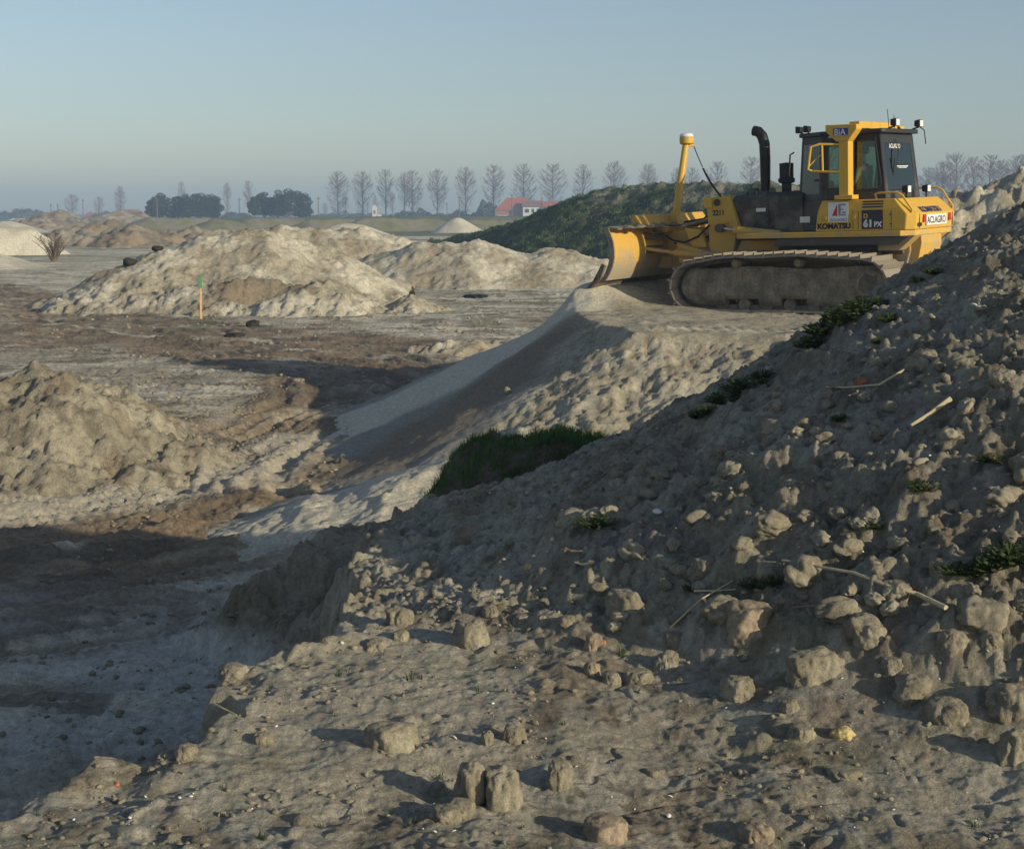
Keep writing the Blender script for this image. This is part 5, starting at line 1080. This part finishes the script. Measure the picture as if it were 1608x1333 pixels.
TM=[bare_tree_mesh(50+i,17.5,7.6,n=(150,190,120,170,210,140,180)[i],base=(.22,.15,.28,.2,.17,.25,.12)[i]) for i in range(7)]
def bare(px,top,y,lab,group,wpx=27,i=0,name='poplar',base=0,lean=0):
    H=EYE+(335-top)/F*y-base;x=(px-CX)/F*y;R=empty(name,(x,y,base),(0,lean,random.uniform(0,6)));tag(R,lab,'tree',group)
    s=H/17.5;sw=(wpx/F*y)/7.6
    for me,nm in zip(TM[(i*3+int(px))%7],('trunk','crown')):
        o=bpy.data.objects.new(nm,me);C.objects.link(o);o.parent=R;o.scale=(sw if nm=='crown' else s,sw if nm=='crown' else s,s)
GP='row of bare poplars along the horizon'
row=[(533,268,30),(572,268,27),(608,265,25),(637,271,22),(649,267,28),(688,265,27),(732,261,26),(775,258,31),(822,257,31),(867,256,36),(914,258,28),(962,252,31),(1015,256,26),(1061,262,24),(1083,262,22),(1122,252,27),(1175,245,36)]
for i,(px,tp,wd_) in enumerate(row): bare(px,tp,690-i*6,ORD[i]+' tall bare poplar from the left in the long row on the horizon',GP,wd_*1.05,i)
GR='hazy bare trees behind the bulldozer'
for i,(px,tp,wd_) in enumerate(((1450,262,30),(1472,252,34),(1492,240,44),(1520,246,28),(1545,243,46),(1562,250,30),(1586,244,34),(1604,240,44))): bare(px,tp,560-i*10,ORD[i]+' hazy bare tree from the left in the clump right of the bulldozer',GR,wd_*1.1,i+1)
GT='thin faint bare trees on the left horizon'
for i,(px,tp,wd_) in enumerate(sorted(((291,284,12),(361,286,12),(395,283,14),(195,292,16),(120,305,20),(162,308,14),(545,300,10),(591,305,8),(618,303,9),(513,318,8)))): bare(px,tp,720+i*8,ORD[i]+' thin faint bare tree from the left, standing apart from the poplar row',GT,wd_,i+2,'thin_tree')
def pine(px,top,wpx,y,seed,lab,low=.32):
    r=np.random.RandomState(seed);H=EYE+(337-top)/F*y*1.0;x=(px-CX)/F*y;W=wpx/F*y;R=empty('pine_tree',(x,y,0));tag(R,lab,'pine');W*=1.15
    t=MB().tube([(0,0,-.5),(.1,0,H*.4),(r.uniform(-.3,.3),0,H*.85)],[.30,.22,.08],6,False)
    n=44;cl=[]
    for k in range(n):
        a=r.rand()*6.28;f=r.rand();d=W/2*.78*math.sqrt(r.rand());z=H*(low+(.9-low)*(.15+.85*f)*math.sqrt(max(.05,1-(d/(W/2))**2*.75)));cl.append((d*math.cos(a),d*math.sin(a),z))
        t.tube([(0,0,z*.55),(cl[-1][0],cl[-1][1],z)],[.08,.03],4,False)
    t.build('trunk','bark',R)
    per=200;Vv=[];
    for c in cl:
        q=r.randn(per,3);q/=np.linalg.norm(q,axis=1)[:,None];rad=W*.20*(.45+.55*r.rand(per)**.4)[:,None];p=np.array(c)+q*rad*np.array([1,1,.62]);Vv.append(p)
    P=np.concatenate(Vv);n=len(P);s=.17*r.uniform(.6,1.5,(n,1));u=r.randn(n,3);u/=np.linalg.norm(u,axis=1)[:,None];v=np.cross(u,r.randn(n,3));v/=np.linalg.norm(v,axis=1)[:,None]
    Q4=np.stack([P-u*s,P-v*s*.6,P+u*s,P+v*s*.6],1).reshape(-1,3);Fc=np.arange(n*4).reshape(-1,4)
    me=bpy.data.meshes.new('crown');me.from_pydata(Q4.tolist(),[],Fc.tolist());me.materials.append(M['pine']);o=bpy.data.objects.new('crown',me);C.objects.link(o);o.parent=R
y=470
for i,(px,tp,w_,lab) in enumerate(((247,312,22,'leftmost low pine of the left grove'),(260,303,34,'round dense pine at the left of the left grove'),(284,306,18,'slim pine behind the left grove gap'),(299,304,24,'small pine left of the tall middle of the left grove'),(318,299,34,'tallest broad pine of the left grove'),(338,303,32,'rounded pine at the right end of the left grove'),
   (403,307,18,'small open pine at the left end of the right grove'),(419,302,26,'open layered pine second in the right grove'),(440,298,28,'dense pine left of the tallest in the right grove'),(459,294,38,'tallest broad pine of the right grove'),(478,303,28,'rounded pine at the right end of the right grove'))): pine(px,tp,w_,y+(i*7)%19,60+i,lab,.16 if i not in (6,7) else .24)
# hedges and bushes far off: leaf clumps
def hedge(x0,x1,y,top,lab,seed,name='hedge',n=2600,mat='hedge',cat='hedge'):
    r=np.random.RandomState(seed);X0=(x0-CX)/F*y;X1=(x1-CX)/F*y;H=EYE+(335-top)/F*y
    xx=r.uniform(X0,X1,n);hh=H*(.75+.35*fbm(xx/5,xx*0+seed,3,850))*np.sin(np.clip((xx-X0)/(X1-X0),.02,.98)*np.pi)**.2;P=np.c_[xx,y+r.uniform(-2,2,n),hh*r.rand(n)**.7];s=.4*r.uniform(.5,1.4,(n,1));u=r.randn(n,3);u/=np.linalg.norm(u,axis=1)[:,None];v=np.cross(u,r.randn(n,3));v/=np.linalg.norm(v,axis=1)[:,None]
    Q4=np.stack([P-u*s,P-v*s*.5,P+u*s,P+v*s*.5],1).reshape(-1,3);me=bpy.data.meshes.new(name);me.from_pydata(Q4.tolist(),[],np.arange(n*4).reshape(-1,4).tolist());me.materials.append(M[mat]);o=bpy.data.objects.new(name,me);C.objects.link(o);tag(o,lab,cat)
hedge(612,700,640,326,'low brown hedge under the paired poplars',1);hedge(698,760,650,329,'low brown hedge left of the red roofed house',2);hedge(748,785,645,310,'bushy bare shrub mass beside the red roofed house',3,'shrub',cat='shrub');hedge(0,90,900,326,'dark low hedge line at the far left',4,n=5000);hedge(150,240,880,329,'dark hedge line left of the pine groves',5,n=3000)
hedge(352,400,700,330,'low hedge between the two pine groves',6,n=1500);hedge(1430,1608,600,322,'low dark hedge under the hazy trees at right',7,n=4000);hedge(490,612,760,331,'faint low hedge line under the first poplars',8,n=3000)
def roofhouse(name,px0,px1,y,wallh,roofh,depth,wmat,rmat,lab,wins=(),chim=(),gable=False):
    x0=(px0-CX)/F*y;x1=(px1-CX)/F*y;w_=x1-x0;R=empty(name,((x0+x1)/2,y,0));tag(R,lab,'house');a=w_/2
    MB().box(-a,a,0,depth,-.5,wallh).build('wall',wmat,R)
    rf=MB().prism([(-.4,wallh-.1),(depth/2,wallh+roofh),(depth+.4,wallh-.1)],-a-.3,a+.3,'x')
    if gable: # hipped ends
        rf=MB();v=[(-a-.3,-.4,wallh-.05),(a+.3,-.4,wallh-.05),(a+.3,depth+.4,wallh-.05),(-a-.3,depth+.4,wallh-.05),(-a+gable,depth/2,wallh+roofh),(a-.2,depth/2,wallh+roofh)];rf.add(v,[(0,1,5,4),(1,2,5),(2,3,4,5),(3,0,4),(0,3,2,1)])
    RF=rf.build('roof',rmat,R)
    for c in chim: MB().box(c*a-.4,c*a+.4,depth/2-.4,depth/2+.4,wallh+roofh-.6,wallh+roofh+1.0).build('chimney','wall_brick',RF)
    for (u,z0,z1,ww,mt) in wins:
        f=MB().box(u*a-ww/2,u*a+ww/2,-.05,.02,z0,z1).build('window',mt,R)
    return R
HY=600.;B0=0
roofhouse('farmhouse',778,829,HY,4.6,4.8,9,'wall_brick','redroof','brick farmhouse with a steep bright red tiled roof',[(-.55,.8,2.6,3.2,'white'),(.05,1,2.4,1.0,'win'),(.75,1,2.6,1.2,'white')],(.96,),gable=4.5)
roofhouse('house',821,852,HY-4,5.9,2.3,9,'white','brownroof','white row house with brown roof next to the red roofed farmhouse',[(-.6,3.6,5.0,1.6,'win'),(.0,3.6,5.0,1.0,'win'),(.6,3.6,5.0,1.7,'win'),(-.3,.6,2.4,2.0,'win')],(.9,))
roofhouse('house',852,900,HY-5,5.7,2.2,9,'white','redroof','long white row house partly hidden by the green mound',[(-.7,3.4,4.9,1.6,'win'),(-.2,3.4,4.9,2.2,'win'),(.4,3.4,4.9,2.0,'win')],(-.3,))
roofhouse('farmhouse',180,222,820,1.8,3.6,9,'wall_brick','redroof','faded red roofed farm building left of the pine groves',[],(),gable=3)
roofhouse('farmhouse',140,160,900,1.5,2.2,9,'wall_brick','redroof','small faded red roofed house further left',[],(-.5,))
roofhouse('farmhouse',25,45,950,3,3,9,'wall_brick','brownroof','distant house with a dark roof at the far left',[],(.4,))
roofhouse('shed',22,68,360,1.9,.25,5,'white','white','long low pale shed roof in the far left field',[])
roofhouse('farmhouse',1492,1560,430,7.6,1.9,9,'wall_brick','redroof','farm building with a low red roof behind the tall heap at right',[])
# white chapel like post by the poplars
W_=empty('white_kiosk',((590-CX)/F*500,500,0));tag(W_,'small white narrow building standing by the poplars','kiosk');MB().box(-.7,.7,0,1.4,-.3,5.3).build('wall','white',W_);MB().prism([(-.8,5.25),(0,6.1),(.8,5.25)],-.1,1.5).build('roof','white',W_);MB().box(.9,2.2,0,1.4,-.3,3.0).build('annex','white',W_);MB().box(-.3,.3,-.04,.02,3.2,4.3).build('window','brownroof',W_)
GW='wooden utility poles on the horizon'
for px,tp,yy_ in ((252,312,430),(380,311,470),(503,309,440),(722,307,430),(804,305,520),(87,320,520),(98,320,540),(137,313,600),(1540-960,318,700),(703,318,640)):
    x=(px-CX)/F*yy_;H=EYE+(335-tp)/F*yy_;R=empty('utility_pole',(x,yy_,0));tag(R,'wooden utility pole with a short crossarm, '+{252:'in front of the left pine grove',380:'between the two pine groves',503:'just right of the right pine grove',722:'tallest, left of the farmhouse by the bushes',804:'in front of the red roofed farmhouse',87:'leftmost of all the poles',98:'second from the left, close to the leftmost',137:'right of the pointed brown cone',580:'between the second and third poplars',703:'small and faint by the paired hedges'}[px],'utility pole',GW);MB().tube([(0,0,-.5),(0,0,H)],[.2,.13],6).build('pole','pole',R);MB().box(-.6,.6,-.06,.06,H-.8,H-.65).build('crossarm','pole',R)
# white sheet on the far grass
p,_=hit(325,361,100,400);o=MB().box(-1.6,1.6,-.8,.8,.0,.12).obox((1.2,0,.2),(1.2,1.2,.2),Matrix.Rotation(.3,3,'Y')).build('white_sheet','plate',None,.05);o.location=p;tag(o,'flat white sheet lying on the far grass','sheet')
# wisps of grass across the far mound
gm=bpy.data.objects['grassy_mound'];n=len(gm.data.vertices);cc=np.zeros(n*3,np.float32);gm.data.vertices.foreach_get('co',cc);cc=cc.reshape(-1,3)
r=np.random.RandomState(12);k=r.choice(np.where((cc[:,2]>.2)&(cc[:,2]<5.6))[0],24000);g=blades('mound_grass' if False else 'grass',cc[k]+np.c_[r.uniform(-.1,.1,(len(k),2)),np.zeros(len(k))],.28,.022,'grass',8,.9);g.parent=gm;g['kind']='stuff'
# ------------------------------------------------------------------ the hazy air
V,Fc=boxv(-900,900,-40,1700,-4,28)
hz=mesh_obj('haze',V,Fc,mb_);hz['kind']='stuff'
